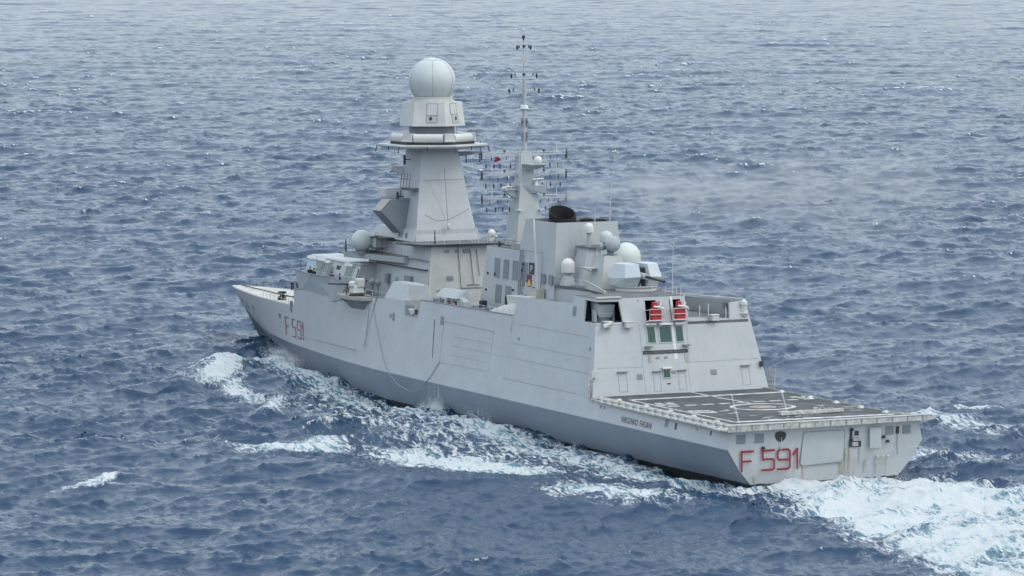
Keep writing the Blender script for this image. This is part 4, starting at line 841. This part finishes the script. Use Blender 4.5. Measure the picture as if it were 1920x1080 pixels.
# missile launcher box wedge on the port side
ml = MB(); ml.hexa([(49.3,6.4,11.2),(50.9,6.4,11.2),(54.4,7.6,11.6),(53.4,7.9,11.6),(49.0,5.2,13.3),(50.6,5.2,13.3),(54.3,6.9,12.0),(53.3,7.6,12.0)]); msl = ml.build('missile_launcher','light',ship,bevel=.04)
mb = MB(); mb.hexa([(48.6,5.0,12.3),(52.6,5.2,12.3),(52.6,6.3,12.3),(48.6,6.2,12.3),(48.6,5.0,13.5),(52.9,5.2,13.4),(52.9,6.3,13.4),(48.6,6.2,13.5)]); mb.build('launch_canister','light',msl,bevel=.04)
mb = MB(); mb.hexa([(52.5,5.4,12.45),(52.95,5.4,12.45),(52.95,6.35,12.45),(52.5,6.3,12.45),(52.8,5.4,13.3),(52.96,5.4,13.3),(52.96,6.36,13.3),(52.8,6.3,13.3)]); mb.build('canister_mouth','black',msl)
# boat-deck shelter
sh = MB(); sh.hexa([(61.8,6.4,12.45),(67.0,6.4,12.35),(67.1,7.7,12.35),(61.6,7.7,12.4),(62.0,6.4,13.2),(66.6,6.4,13.15),(66.7,7.0,13.1),(62.0,7.0,13.2)]); shel = sh.build('crane_shelter','grey_small',ship)
mb = MB(); mb.box(62.2,66.9,6.3,6.5,10.25,12.4); mb.build('shelter_back','louvre',shel)
mb = MB()
for x in (66.8,65.0,63.6,62.2): mb.tube([(x,7.5,10.3),(x-.3,7.3,12.4)],.07)
pieces(mb, 'shelter_post', 'light',shel)
mb = MB(); mb.hexa([(60.0,6.6,10.3),(62.2,6.6,10.3),(62.2,7.6,10.3),(60.0,7.6,10.3),(60.6,6.8,12.2),(61.8,6.8,12.6),(61.8,7.4,12.6),(60.6,7.4,12.2)]); mb.build('winch_cover','grey_small',shel)
rail('ledge_rail',[(75.9,4.5,16.9),(75.7,-4.4,16.9)],.9,r=.022)
rail('roof_rail',[(63.0,3.5,17.64),(55.0,3.5,17.64)],.8,mat='seam',r=.022)
rail('roof_rail',[(63.0,-3.5,17.64),(63.0,3.5,17.64)],.8,mat='seam',r=.022)
rail('roof_rail',[(94,6.4,15.15),(83,4.5,15.25)],.9,mat='seam',r=.02)
rail('roof_rail',[(47.2,3.7,14.78),(41,3.5,14.78)],.8,r=.02)
random.seed(8)
for x, y, a, b_, h in ((58.8,6.2,1.2,.8,1.5),(56.6,6.6,.8,.6,1.3),(55.0,6.0,.9,.9,1.9),(60.2,5.6,.7,.7,2.1),(70.6,6.0,1.4,.8,1.6),(74.8,5.8,.7,.7,2.0),(68.4,5.4,.5,.5,2.4)):
    mb = MB(); mb.hexa([(x-a,y-b_/2,10.23),(x,y-b_/2,10.23),(x,y+b_/2,10.23),(x-a,y+b_/2,10.23),(x-a*.95,y-b_*.45,10.23+h),(x-.05,y-b_*.45,10.23+h),(x-.05,y+b_*.45,10.23+h),(x-a*.95,y+b_*.45,10.23+h)]); mb.build('deck_locker','louvre' if h < 1.8 else 'dark',ship,bevel=.04)
for x, y, z, d in ((61.5,1.6,17.64,(.8,.9,.7)),(59.2,-1.8,17.64,(1.2,.8,1.0)),(57.6,1.0,17.64,(.7,.7,.5)),(66.2-2,-1,17.64-.0,(.1,.1,.1))):
    if d[0] > .2: MB().box(x-d[0]/2,x+d[0]/2,y-d[1]/2,y+d[1]/2,z,z+d[2]).build('roof_vent','grey_small',mid,bevel=.05)
rail('gangway_rail',[(76,7.4,10.4),(69.2,7.4,10.4)],1.0)

# ------------------------------------------------------------------ loose things
def top(name,mb,mat,label,cat,group=None,smooth=None,bevel=0):
    mb.v = [tuple(W(p)) for p in mb.v]; o = mb.build(name,mat,None,smooth,bevel); return tag(o,label,cat,group)
for yc, lab in ((2.0,'red equipment chest behind the balcony rail in the left doorway above the green control windows'),(-.55,'red equipment chest behind the balcony rail in the doorway crossed by the white line')):
    root = bpy.data.objects.new('equipment_chest',None); col.objects.link(root); p = aft(yc,12.5,.32); root.location = W(p); root.rotation_euler = (0,SHIP_PITCH,0); tag(root,lab,'chest','red chests in the hangar doorways')
    mb = MB(); mb.hexa([(-.28,-.5,.01),(.3,-.5,.01),(.3,.5,.01),(-.28,.5,.01),(-.2,-.48,1.15),(.32,-.48,1.15),(.32,.48,1.15),(-.2,.48,1.15)]); mb.build('chest_body','red',root,bevel=.05)
    mb = MB(); mb.hexa([(-.2,-.15,1.15),(.3,-.15,1.15),(.3,.35,1.15),(-.2,.35,1.15),(-.15,-.1,1.75),(.3,-.1,1.75),(.3,.3,1.75),(-.15,.3,1.75)]); mb.build('chest_top','red',root,bevel=.04)
    mb = MB(); mb.tube([(-.3,.35,1.35),(-.32,-.1,1.3),(-.32,-.6,1.2),(-.2,-.8,1.0)],.09,8); mb.tube([(-.32,-.2,1.3),(-.3,-.45,1.65)],.08,8); mb.build('hose','white',root)
lb = MB(); lo = []
for i in range(20):
    a = 2*math.pi*i/20; lo.append((62.6+.36*math.cos(a)*.9,7.62,12.0-.55+.42*math.sin(a)))
lb.tube(lo+[lo[0]],.13,8); top('lifebuoy',lb,'orange','faded orange lifebuoy hung by the grey shelter on the port side deck','lifebuoy')
lf = MB(); lf.cbox((64.0,7.0,11.3),(.5,.5,.9)); lf.tube([(63.8,7.2,11.2),(63.5,7.4,12.1)],.15,8); top('life_jacket_bag',lf,'orange','orange and blue bag of gear standing in the side deck shelter','bag',bevel=.1)
br4 = MB(); br4.hexa([(5.9,1.2,5.9),(6.6,1.1,5.9),(6.9,-5.4,5.9),(6.3,-5.4,5.9),(6.0,1.2,6.2),(6.5,1.1,6.2),(6.8,-5.4,6.2),(6.4,-5.4,6.2)]); br4.tube([(6.6,-3.0,6.2),(6.6,-3.3,6.5),(6.6,-3.6,6.2)],.05); br4.cbox((6.5,-2.6,6.3),(.2,.4,.25)); top('stowed_barrier_beam',br4,'rubber','long pale grey beam lying across the aft end of the dark flight deck','beam',bevel=.04)
fl = MB(); random.seed(2); n=8
gpts = [[(62+.15*math.sin(3*i/n+j),3.3-.62*i/n-.04*j/n,26.35+(.29-.2*i/n)*(j/n*2-1)-.08*i/n) for j in range(n+1)] for i in range(n+1)]
for off in (0,.02):
    o = len(fl.v); fl.v += [(p[0]+off,p[1],p[2]) for r_ in gpts for p in r_]
    fl.f += [[o+i*(n+1)+j,o+(i+1)*(n+1)+j,o+(i+1)*(n+1)+j+1,o+i*(n+1)+j+1] for i in range(n) for j in range(n)]
top('signal_flag',fl,'red','small red signal flag flying below the upper yard of the aft mast','flag')
rp = MB(); rp.tube([side(u,v,wd) for u,v,wd in ((80.6,11.2,.06),(81.0,10.2,.06),(79.6,8.4,.08),(78.0,6.8,.08),(76.2,5.0,.1),(74.4,3.9,.15),(71.5,2.9,.1),(69.0,2.55,-.1),(67.3,2.65,-.1),(65.6,3.2,.05),(63.9,4.5,.1),(62.8,5.6,.08),(62.3,6.1,.06))],.035,5); top('hanging_rope',rp,'cord','thin grey rope hanging in a long loop down the port hull side','rope')
rp = MB(); rp.tube([side(u,v,.06) for u,v in ((80.5,11.2),(81.2,9.3),(82.0,6.0))],.03,5); top('hanging_rope',rp,'cord','thin straight rope hanging down the hull below the light gun platform','rope')

# people on the bridge wing: one continuous skinned body each
def person(x,y,yaw,label,arm=.0):
    me = bpy.data.meshes.new('person')
    V = [(0,0,.95),(0,0,1.15),(0,0,1.38),(0,0,1.5),(.02,0,1.62),(.02,0,1.74),(0,.2,1.42),(.05,.26,1.15),(.22+arm,.2,1.05+arm),(0,-.2,1.42),(.05,-.26,1.15),(.25,-.2,1.08),(0,.1,.88),(.02,.11,.48),(0,.11,.06),(0,-.1,.88),(.02,-.11,.48),(0,-.11,.06),(.14,.11,.04),(.14,-.11,.04)]
    Ed = [(0,1),(1,2),(2,3),(3,4),(4,5),(2,6),(6,7),(7,8),(2,9),(9,10),(10,11),(0,12),(12,13),(13,14),(0,15),(15,16),(16,17),(14,18),(17,19)]
    rad = [.15,.14,.16,.065,.095,.085,.075,.055,.04,.075,.055,.04,.095,.07,.05,.095,.07,.05,.045,.045]
    me.from_pydata(V,Ed,[]); o = bpy.data.objects.new('person',me); col.objects.link(o)
    sk = o.modifiers.new('skin','SKIN'); 
    for i, r_ in enumerate(rad): me.skin_vertices[0].data[i].radius = (r_,r_*1.05)
    me.skin_vertices[0].data[0].use_root = True
    su_ = o.modifiers.new('sub','SUBSURF'); su_.levels = su_.render_levels = 1
    me.materials.append(M['navy']); dg = bpy.context.evaluated_depsgraph_get()
    m2 = bpy.data.meshes.new_from_object(o.evaluated_get(dg)); o.modifiers.clear(); o.data = m2
    m2.materials.clear(); m2.materials.append(M['navy']); m2.materials.append(M['skin'])
    for p in m2.polygons:
        c = p.center
        if c.z > 1.5 or (c.x > .17 and .9 < c.z < 1.3): p.material_index = 1
        p.use_smooth = True
    o.location = W((x,y,11.0)); o.rotation_euler = (0,0,yaw); tag(o,label,'person')
    hr = MB(); hr.sphere((.0,0,1.73),.115,12,8,lo=-10); h = hr.build('hair','hair',o,smooth=60)
    return o
person(104.6,6.2,2.4,'person in dark clothes at the far forward end of the bridge wing')
person(102.2,6.7,2.0,'tall person in dark clothes standing at the wing before the pale bridge windows',.1)
person(96.4,7.0,2.6,'person in dark clothes beside the open bridge wing door')
person(93.6,7.2,1.2,'person with a pale headset leaning under the window aft of the bridge door',.15)

exec_sea = True
# ------------------------------------------------------------------ sea: one sheet, FFT waves
rng = np.random.default_rng(12)
def ocean(N, L, wind, wdir, lmin, lmax, hs, spread=3.0):
    k1 = np.fft.fftfreq(N, L/N)*2*np.pi; kx, ky = np.meshgrid(k1, k1, indexing='ij'); k = np.hypot(kx, ky); k[0,0] = 1e-6
    g = 9.81; Lw = wind**2/g
    c = (kx*math.cos(wdir)+ky*math.sin(wdir))/k
    P = np.exp(-1/(k*Lw)**2)/k**4*(np.abs(c)**spread*.95+.05); P[c < 0] *= .15
    P *= (k < 2*np.pi/lmin)*(k > 2*np.pi/lmax)
    h = (rng.normal(size=(N,N))+1j*rng.normal(size=(N,N)))*np.sqrt(P)
    H = np.fft.ifft2(h); f = 1/np.std(H.real)*hs/4
    eta = np.real(H)*f; h = h*f
    dx = np.real(np.fft.ifft2(-1j*kx/k*h)); dy = np.real(np.fft.ifft2(-1j*ky/k*h))
    jx = np.real(np.fft.ifft2(kx*kx/k*h)); jy = np.real(np.fft.ifft2(ky*ky/k*h)); jxy = np.real(np.fft.ifft2(kx*ky/k*h))
    return np.stack([eta, dx, dy, jx, jy, jxy]).astype(np.float32), L
def sample(tile, X, Y, rot=0.):
    F, L = tile; N = F.shape[1]; c, s = math.cos(rot), math.sin(rot)
    u = ((X*c+Y*s)/L*N) % N; v = ((-X*s+Y*c)/L*N) % N
    i0 = u.astype(int) % N; j0 = v.astype(int) % N; i1 = (i0+1) % N; j1 = (j0+1) % N; fu = u-np.floor(u); fv = v-np.floor(v)
    o = F[:,i0,j0]*(1-fu)*(1-fv)+F[:,i1,j0]*fu*(1-fv)+F[:,i0,j1]*(1-fu)*fv+F[:,i1,j1]*fu*fv
    dx, dy = o[1]*c-o[2]*s, o[1]*s+o[2]*c
    return o[0], dx, dy, o[3], o[4], o[5]
CX, CY = -298.196, 169.083; AZ0 = math.atan2(-.420257, .903072)
rad_ = np.concatenate([np.geomspace(12, 235, 26)[:-1], np.exp(np.arange(math.log(235), math.log(3400), .00125)), np.geomspace(3400, 26000, 24)[1:]])
ang = np.concatenate([np.arange(-180, -44, 2.0), np.arange(-44, -12, .12), np.arange(-12, 12, .045), np.arange(12, 44, .12), np.arange(44, 180, 2.0)])
A = R(1)*ang + AZ0
RR, AA = np.meshgrid(rad_, A, indexing='ij')
calm = np.clip((43.5-np.abs(np.degrees(AA-AZ0)).ravel())/5, 0, 1)*np.clip((RR.ravel()-228)/25, 0, 1)     # open water beyond the finely meshed part lies flat under its ripples
X = (CX+RR*np.cos(AA)).ravel(); Y = (CY+RR*np.sin(AA)).ravel(); D = RR.ravel()
WD = R(156-12)
tA = ocean(1024, 1130., 9.0, WD, 7, 80, 1.45, 4.0)
tB = ocean(1024, 131., 4.6, WD+.25, .8, 9.0, .74, 4.0)
tC = ocean(512, 31.7, 3.0, WD-.3, .33, 1.6, .22, 2.0)
Z = np.zeros_like(X); DX = Z.copy(); DY = Z.copy(); J = [np.ones_like(X), np.ones_like(X), Z.copy()]
fade = lambda d0, d1: np.clip((d1-D)/(d1-d0), 0, 1)*calm
# gusts: patches of rougher and smoother water
gust = np.clip(1.0+.35*(sample(tA, X*.23, Y*.31, 1.9)[0]+.6*sample(tA, X*.75, Y*.75, .4)[0]), .84, 1.16).astype(np.float32)
for t_, rot, fd_, lam in ((tA, .0, fade(3000, 9000), 1.15), (tB, .6, fade(1000, 3300), 1.1), (tC, 1.1, fade(380, 1000), .7)):
    e, dx, dy, jx, jy, jxy = sample(t_, X, Y, rot)
    if t_ is not tA: fd_ = fd_*gust
    Z += e*fd_; DX -= lam*dx*fd_; DY -= lam*dy*fd_; J[0] -= lam*jx*fd_; J[1] -= lam*jy*fd_; J[2] -= lam*jxy*fd_
jac = J[0]*J[1]-J[2]**2
# --- ship-made waves and foam (x, y of the sea surface; the ship lies along +x)
def seg_d(px, py, pts):
    best = np.full_like(px, 1e9); tt = np.zeros_like(px); n = len(pts)-1
    for k in range(n):
        (x0,y0),(x1,y1) = pts[k][:2], pts[k+1][:2]; vx, vy = x1-x0, y1-y0; t = np.clip(((px-x0)*vx+(py-y0)*vy)/(vx*vx+vy*vy), 0, 1)
        d = np.hypot(px-x0-t*vx, py-y0-t*vy); m = d < best; best[m] = d[m]; tt[m] = (k+t[m])/n
    return best, tt
foam = np.zeros_like(X)
near = np.hypot(X-30, Y) < 180; xn, yn = X[near], Y[near]; fz = np.zeros_like(xn); ff = np.zeros_like(xn)
def ridge(pts, wdt, hgt, fm, fw_, taper=True):
    global fz, ff
    d, t = seg_d(xn, yn, pts); tp = np.sin(np.clip(t, .02, .98)*np.pi)**.6 if taper else 1
    fz += hgt*np.exp(-(d/wdt)**2)*tp; ff = np.maximum(ff, fm*np.clip(1.25-d/fw_, 0, 1)*tp)
ridge([(112,6.5),(106,10.5),(99,19),(93.5,24.5),(90,28)], 2.2, 1.7, 0, 1)
ridge([(108,12),(99,18),(95,20.8),(91.5,25)], 1.3, .2, 1.0, 1.5)
ridge([(98,18.5),(90,21),(82,22.5),(74,23.5)], 2.2, -.1, .72, 2.4)
ridge([(112,6),(104,9),(97,11.5)], 1.6, .7, .9, 2.0)
ridge([(108,9.5),(79,12),(55,12.5),(29,12.8),(10,11.5),(-2,9)], 2.5, .1, .60, 4.2, False)
ridge([(95,15),(69,19),(54,19),(40,17.5),(19,16.5),(0,13)], 3.5, .0, .42, 6.5)
ridge([(76,21),(70,24),(66,27)], 1.5, .9, .6, 1.6)
ridge([(60,24),(52,26),(46,30)], 2.0, .8, .25, 2)
ridge([(46,26),(42.5,30),(40,35),(38.5,41)], 1.9, .5, .84, 3.4)
ridge([(46,26),(38,24.5),(33,24)], 2.0, .3, .5, 2.0)
ridge([(41,25.5),(35,24),(28,23),(20,21),(14,19)], 3.4, -.2, .86, 5.6)
ridge([(33,28),(26,28),(20,25)], 1.5, .1, .62, 2.2)
ridge([(10,22),(1,20.5),(-9,17.5)], 2.5, .25, .66, 5.5)
ridge([(30,53.5),(26,58),(24,64)], 1.0, .45, .74, .7)
ridge([(24.6,56),(24,62)], .8, .4, .7, .6)
ridge([(92,8),(80,9.2),(70,9.5)], 2.2, -.75, 0, 1)
ridge([(52,-18),(40,-24),(30,-30),(18,-34)], 2.5, .5, .62, 3.5)
ridge([(42,-38),(38,-42)], 1.0, .5, .8, 1.2)
ridge([(26,-14),(14,-18),(4,-22)], 4.0, .3, .55, 6)
# turbulent wash behind the transom
aft_x = np.clip(1.5-xn, 0, None); wb = 7.6+.2*aft_x; wc = -9.5-.28*aft_x
inside = np.clip((wb-yn)/3.2, 0, 1)*np.clip((yn-wc)/3.2, 0, 1)*np.clip(aft_x/1.2, 0, 1)
age = np.exp(-aft_x/75)
nz_, *_ = sample(tB, xn*1.7, yn*1.7, 2.1); nz2, *_ = sample(tA, xn*4, yn*4, .9)
fz += -.75*np.exp(-((xn-1)/5)**2-((yn-8.5)/5)**2)
fz += -.45*np.exp(-(np.maximum(np.abs(yn)-8, 0)/3)**2)*np.exp(-((xn-1)/5.5)**2)
fz += inside*(.05+.35*np.exp(-((aft_x-9)/6)**2)) + inside*nz_*.5*age
sk1 = np.clip((wb+3.5-yn)/6, 0, 1)*np.clip((yn-wc+5)/6, 0, 1)*np.clip(aft_x/1.2, 0, 1)
ff = np.maximum(ff, np.maximum(inside*(.5+.42*age+.25*np.clip(nz2/.25, -1, 1)), sk1*.56))
hullmask = (np.abs(yn) < 8.2)*(xn > 1.5)*(xn < 122); fz = np.where(hullmask > 0, fz*.2-.4, fz)
Z[near] += fz; foam[near] = ff
# whitecaps where the surface folds, plus a few larger breakers
cap = np.zeros_like(jac)
for d0, d1, qn in ((0, 330, .0012), (330, 420, .0015), (420, 560, .0018), (560, 800, .002), (800, 1200, .0022), (1200, 2000, .0025), (2000, 3400, .0025)):
    mk_ = (D >= d0)*(D < d1); score = jac[mk_]-.6*Z[mk_]; q0 = np.quantile(score, qn); q1 = np.quantile(score, qn*.3)
    cap[mk_] = np.clip((q0-score)/(q0-q1), 0, 1)**.5*calm[mk_]
foam = np.maximum(foam, cap*.95)
far = D > 3400; Z[far] = np.minimum(Z[far], 0)-.0
verts = np.stack([X+DX, Y+DY, Z], 1)
nr, na = len(rad_), len(A)
ii, jj = np.meshgrid(np.arange(nr-1), np.arange(na), indexing='ij'); j2 = (jj+1) % na
quads = np.stack([ii*na+jj, (ii+1)*na+jj, (ii+1)*na+j2, ii*na+j2], -1).reshape(-1, 4)
# close the small hole under the camera
cidx = len(verts); verts = np.vstack([verts, [[CX, CY, 0]]]); foam = np.append(foam, 0)
fan = np.stack([np.full(na, cidx), np.arange(na), (np.arange(na)+1) % na], 1)
me = bpy.data.meshes.new('sea'); me.vertices.add(len(verts)); me.vertices.foreach_set('co', verts.astype(np.float32).ravel())
nl = quads.size+fan.size; me.loops.add(nl); me.loops.foreach_set('vertex_index', np.concatenate([quads.ravel(), fan.ravel()]).astype(np.int32))
me.polygons.add(len(quads)+len(fan)); me.polygons.foreach_set('loop_start', np.concatenate([np.arange(len(quads))*4, quads.size+np.arange(len(fan))*3]).astype(np.int32))
me.update(calc_edges=True); me.validate(); me.shade_smooth()
at_ = me.attributes.new('foam', 'FLOAT', 'POINT'); at_.data.foreach_set('value', foam.astype(np.float32))
m, t, b = nodes('sea_water'); L = t.links.new
out = t.nodes['Material Output']
b.inputs['Base Color'].default_value = (.006, .035, .082, 1); b.inputs['Roughness'].default_value = .09; b.inputs['IOR'].default_value = 1.33
geo = add(t, 'ShaderNodeNewGeometry')
n1 = add(t, 'ShaderNodeTexNoise', Scale=2.4, Detail=5.0, Roughness=.6); mp = add(t, 'ShaderNodeMapping'); mp.inputs['Rotation'].default_value = (0,0,-WD); mp.inputs['Scale'].default_value = (1.0,.55,1)
L(geo.outputs['Position'], mp.inputs[0]); L(mp.outputs[0], n1.inputs['Vector'])
bp = add(t, 'ShaderNodeBump', Strength=.5, Distance=.16); L(n1.outputs['Fac'], bp.inputs['Height']); L(bp.outputs[0], b.inputs['Normal'])
fa = add(t, 'ShaderNodeAttribute'); fa.attribute_name = 'foam'
n2 = add(t, 'ShaderNodeTexNoise', Scale=.85, Detail=9.0, Roughness=.66); n2.inputs['Distortion'].default_value = 1.2
mp2 = add(t, 'ShaderNodeMapping'); mp2.inputs['Scale'].default_value = (.55,1.3,1); L(geo.outputs['Position'], mp2.inputs[0]); L(mp2.outputs[0], n2.inputs['Vector'])
# foam covers the water where attribute + noise passes a threshold
ma = add(t, 'ShaderNodeMath', operation='MULTIPLY_ADD'); L(fa.outputs['Fac'], ma.inputs[0]); ma.inputs[1].default_value = .62
def mm(op, a, v, v2=None):
    q = add(t, 'ShaderNodeMath', operation=op); L(a, q.inputs[0]); q.inputs[1].default_value = v
    if v2 is not None: q.inputs[2].default_value = v2
    return q.outputs[0]
n4 = add(t, 'ShaderNodeTexNoise', Scale=1.7, Detail=6.0, Roughness=.62); n4.inputs['Distortion'].default_value = .9; L(mp2.outputs[0], n4.inputs['Vector'])
web = mm('MULTIPLY_ADD', mm('ABSOLUTE', mm('MULTIPLY_ADD', n4.outputs['Fac'], 2.0, -1.0), 0), -2.6, 1.0)     # thin bright threads where the noise crosses its mean
mixn = add(t, 'ShaderNodeMath', operation='MULTIPLY_ADD'); L(web, mixn.inputs[0]); mixn.inputs[1].default_value = .30; L(mm('MULTIPLY_ADD', n2.outputs['Fac'], 1.9, -.45), mixn.inputs[2])
L(mm('SUBTRACT', mixn.outputs[0], .17), ma.inputs[2])
fr_ = ramp(t, .74, 1.24); L(ma.outputs[0], fr_.inputs[0])
gate = add(t, 'ShaderNodeMath', operation='MULTIPLY'); gt = ramp(t, .03, .3); L(fa.outputs['Fac'], gt.inputs[0]); L(gt.outputs[0], gate.inputs[0]); L(fr_.outputs[0], gate.inputs[1])
fb_ = add(t, 'ShaderNodeBsdfPrincipled'); fb_.inputs['Base Color'].default_value = (.54,.58,.59,1); fb_.inputs['Roughness'].default_value = .8
n3 = add(t, 'ShaderNodeTexNoise', Scale=2.6, Detail=6.0, Roughness=.7); L(geo.outputs['Position'], n3.inputs['Vector'])
bp3 = add(t, 'ShaderNodeBump', Strength=.7, Distance=.3); L(n3.outputs['Fac'], bp3.inputs['Height']); L(bp3.outputs[0], fb_.inputs['Normal'])
# aerated water turns turquoise
tq = add(t, 'ShaderNodeMixRGB'); tr_ = ramp(t, .4, .95); L(fa.outputs['Fac'], tr_.inputs[0]); L(tr_.outputs[0], tq.inputs[0]); tq.inputs[1].default_value = (.006,.035,.082,1); tq.inputs[2].default_value = (.16,.38,.44,1); L(tq.outputs[0], b.inputs['Base Color'])
ms_ = add(t, 'ShaderNodeMixShader'); L(gate.outputs[0], ms_.inputs[0]); L(b.outputs[0], ms_.inputs[1]); L(fb_.outputs[0], ms_.inputs[2]); L(ms_.outputs[0], out.inputs['Surface'])
me.materials.append(m)
sea = bpy.data.objects.new('sea', me); col.objects.link(sea); tag(sea, 'choppy deep blue sea with whitecaps and the white wake of the ship', 'sea', kind='structure')

# ------------------------------------------------------------------ spray: clouds of droplets thrown up along the hull
sp = MB(); random.seed(77)
def puff(c, n, spread, h, r=.05, lean=(0,0)):
    jets = [(random.gauss(0,.55), random.gauss(0,.55), random.random()**2.2, random.gauss(0,.5), random.gauss(0,.4)) for _ in range(max(6, n//110))]
    for _ in range(n):
        j = random.choice(jets); q = random.random()**1.6; hh = h*(.25+.75*j[2]); w_ = .25+.5*(1-j[2])
        x = c[0]+spread[0]*j[0]+(j[3]+lean[0])*q*hh*.5+random.gauss(0,.3)*w_*spread[0]*.8; y = c[1]+spread[1]*j[1]+(j[4]+lean[1])*q*hh*.5+random.gauss(0,.3)*w_*spread[1]; z = c[2]+hh*q+random.gauss(0,.06)
        rr = r*random.uniform(.3,1.0)*(1-.55*q); d = [Vector((random.gauss(0,1),random.gauss(0,1),random.gauss(0,1))).normalized()*rr for _ in range(4)]
        sp.poly([Vector((x,y,z))+k for k in d], [(0,1,2),(0,1,3),(0,2,3),(1,2,3)])
puff((63,9.7,.0), 7000, (2.2,.5), 1.9, .05); puff((62.5,9.6,.1), 2600, (1.0,.3), 3.4, .045); puff((112,6.5,.3), 5000, (5,1.2), 1.8, .055, (-1,.6)); puff((51,10.0,.0), 4000, (1.8,.5), 1.9, .05, (1,0)); puff((42,10.0,.0), 1500, (4,.6), .7, .045)
puff((107,8.4,.3), 4200, (4.5,1.2), 2.0, .055, (-1,.6)); puff((119,4.2,.2), 4200, (4.5,1.0), 2.2, .055, (-1,.8)); puff((99,19.0,1.2), 3600, (3.6,1.2), 1.3, .055, (-1,.6)); puff((94,23.5,1.0), 2200, (2.6,1.4), .9, .055)
puff((33,10.6,.0), 900, (3.0,.5), .8, .045); puff((-7,-1,.4), 3400, (3.5,6), .9, .055); puff((-4,5,.1), 1400, (2.5,2.5), .7, .05); puff((72,23.5,.8), 1200, (1.6,1.2), .8, .05); puff((20,10.5,.0), 900, (4,.6), .6, .04); puff((43,31,.5), 700, (1.5,2), .5, .045)
m, t, b = nodes('spray_water'); b.inputs['Base Color'].default_value = (.85,.87,.88,1); b.inputs['Roughness'].default_value = .6
spray = sp.build('spray', m); tag(spray, 'white spray thrown up along the hull, bow wave and stern', 'spray', kind='stuff')

# ------------------------------------------------------------------ funnel smoke
sk = MB(); cl = [(52.4,.3,21.9,1.1),(49.5,-.2,22.6,2.0),(45.5,-1.0,23.4,2.9),(38,-2.0,24.0,4.0),(28,-3.6,24.4,4.9),(16,-5.5,25.0,5.6),(4,-7.5,25.6,5.8),(-8,-9.5,26.0,4.8)]
loops_ = []
for x, y, z, r_ in cl: loops_.append([W((x+.25*r_*math.sin(2*math.pi*i/20), y+r_*math.cos(2*math.pi*i/20), z+r_*math.sin(2*math.pi*i/20))) for i in range(20)])
sk.loft(loops_)
m = bpy.data.materials.new('smoke_haze'); m.use_nodes = True; t = m.node_tree; t.nodes.clear(); L = t.links.new
o_ = add(t, 'ShaderNodeOutputMaterial'); vp = add(t, 'ShaderNodeVolumePrincipled'); vp.inputs['Color'].default_value = (.88,.91,.95,1)
geo = add(t, 'ShaderNodeNewGeometry'); nn = add(t, 'ShaderNodeTexNoise', Scale=.33, Detail=5.0, Roughness=.62); nn.inputs['Distortion'].default_value = .6
mp = add(t, 'ShaderNodeMapping'); mp.inputs['Scale'].default_value = (.5,1,1.7); L(geo.outputs['Position'], mp.inputs[0]); L(mp.outputs[0], nn.inputs['Vector'])
# distance from the plume axis (approximated by a rising line) fades the edges
sx = add(t, 'ShaderNodeSeparateXYZ'); L(geo.outputs['Position'], sx.inputs[0])
rz = add(t, 'ShaderNodeFloatCurve'); 
fx = add(t, 'ShaderNodeMapRange'); fx.inputs['From Min'].default_value = -9; fx.inputs['From Max'].default_value = 30; L(sx.outputs[0], fx.inputs[0])
r1 = ramp(t, .44, .72); L(nn.outputs['Fac'], r1.inputs[0])
def curve_mr(x0, x1, a, b_):
    q = add(t, 'ShaderNodeMapRange'); q.inputs['From Min'].default_value = x0; q.inputs['From Max'].default_value = x1; q.inputs['To Min'].default_value = a; q.inputs['To Max'].default_value = b_; L(sx.outputs[0], q.inputs[0]); return q
zc = curve_mr(-8, 50, 25.8, 22.6); yc = curve_mr(-8, 52, -9.5, .3); rc = curve_mr(4, 52, 5.6, 1.5)
def mth(op, a, b_=None, v=None):
    q = add(t, 'ShaderNodeMath', operation=op); L(a, q.inputs[0])
    if b_ is not None: L(b_, q.inputs[1])
    elif v is not None: q.inputs[1].default_value = v
    return q.outputs[0]
dz = mth('SUBTRACT', sx.outputs[2], zc.outputs[0]); dy = mth('SUBTRACT', sx.outputs[1], yc.outputs[0])
dd = mth('SQRT', mth('ADD', mth('MULTIPLY', dz, dz), mth('MULTIPLY', dy, dy))); rel = mth('DIVIDE', dd, rc.outputs[0])
ed = add(t, 'ShaderNodeMapRange'); ed.inputs['From Min'].default_value = 1.0; ed.inputs['From Max'].default_value = .35; L(rel, ed.inputs[0])
den = mth('MULTIPLY', mth('MULTIPLY', mth('MULTIPLY', r1.outputs[0], fx.outputs[0]), ed.outputs[0]), None, .34)
L(den, vp.inputs['Density']); L(vp.outputs[0], o_.inputs['Volume'])
smoke = sk.build('smoke', m); tag(smoke, 'thin pale exhaust smoke drifting aft from the black funnel stack', 'smoke', kind='stuff')
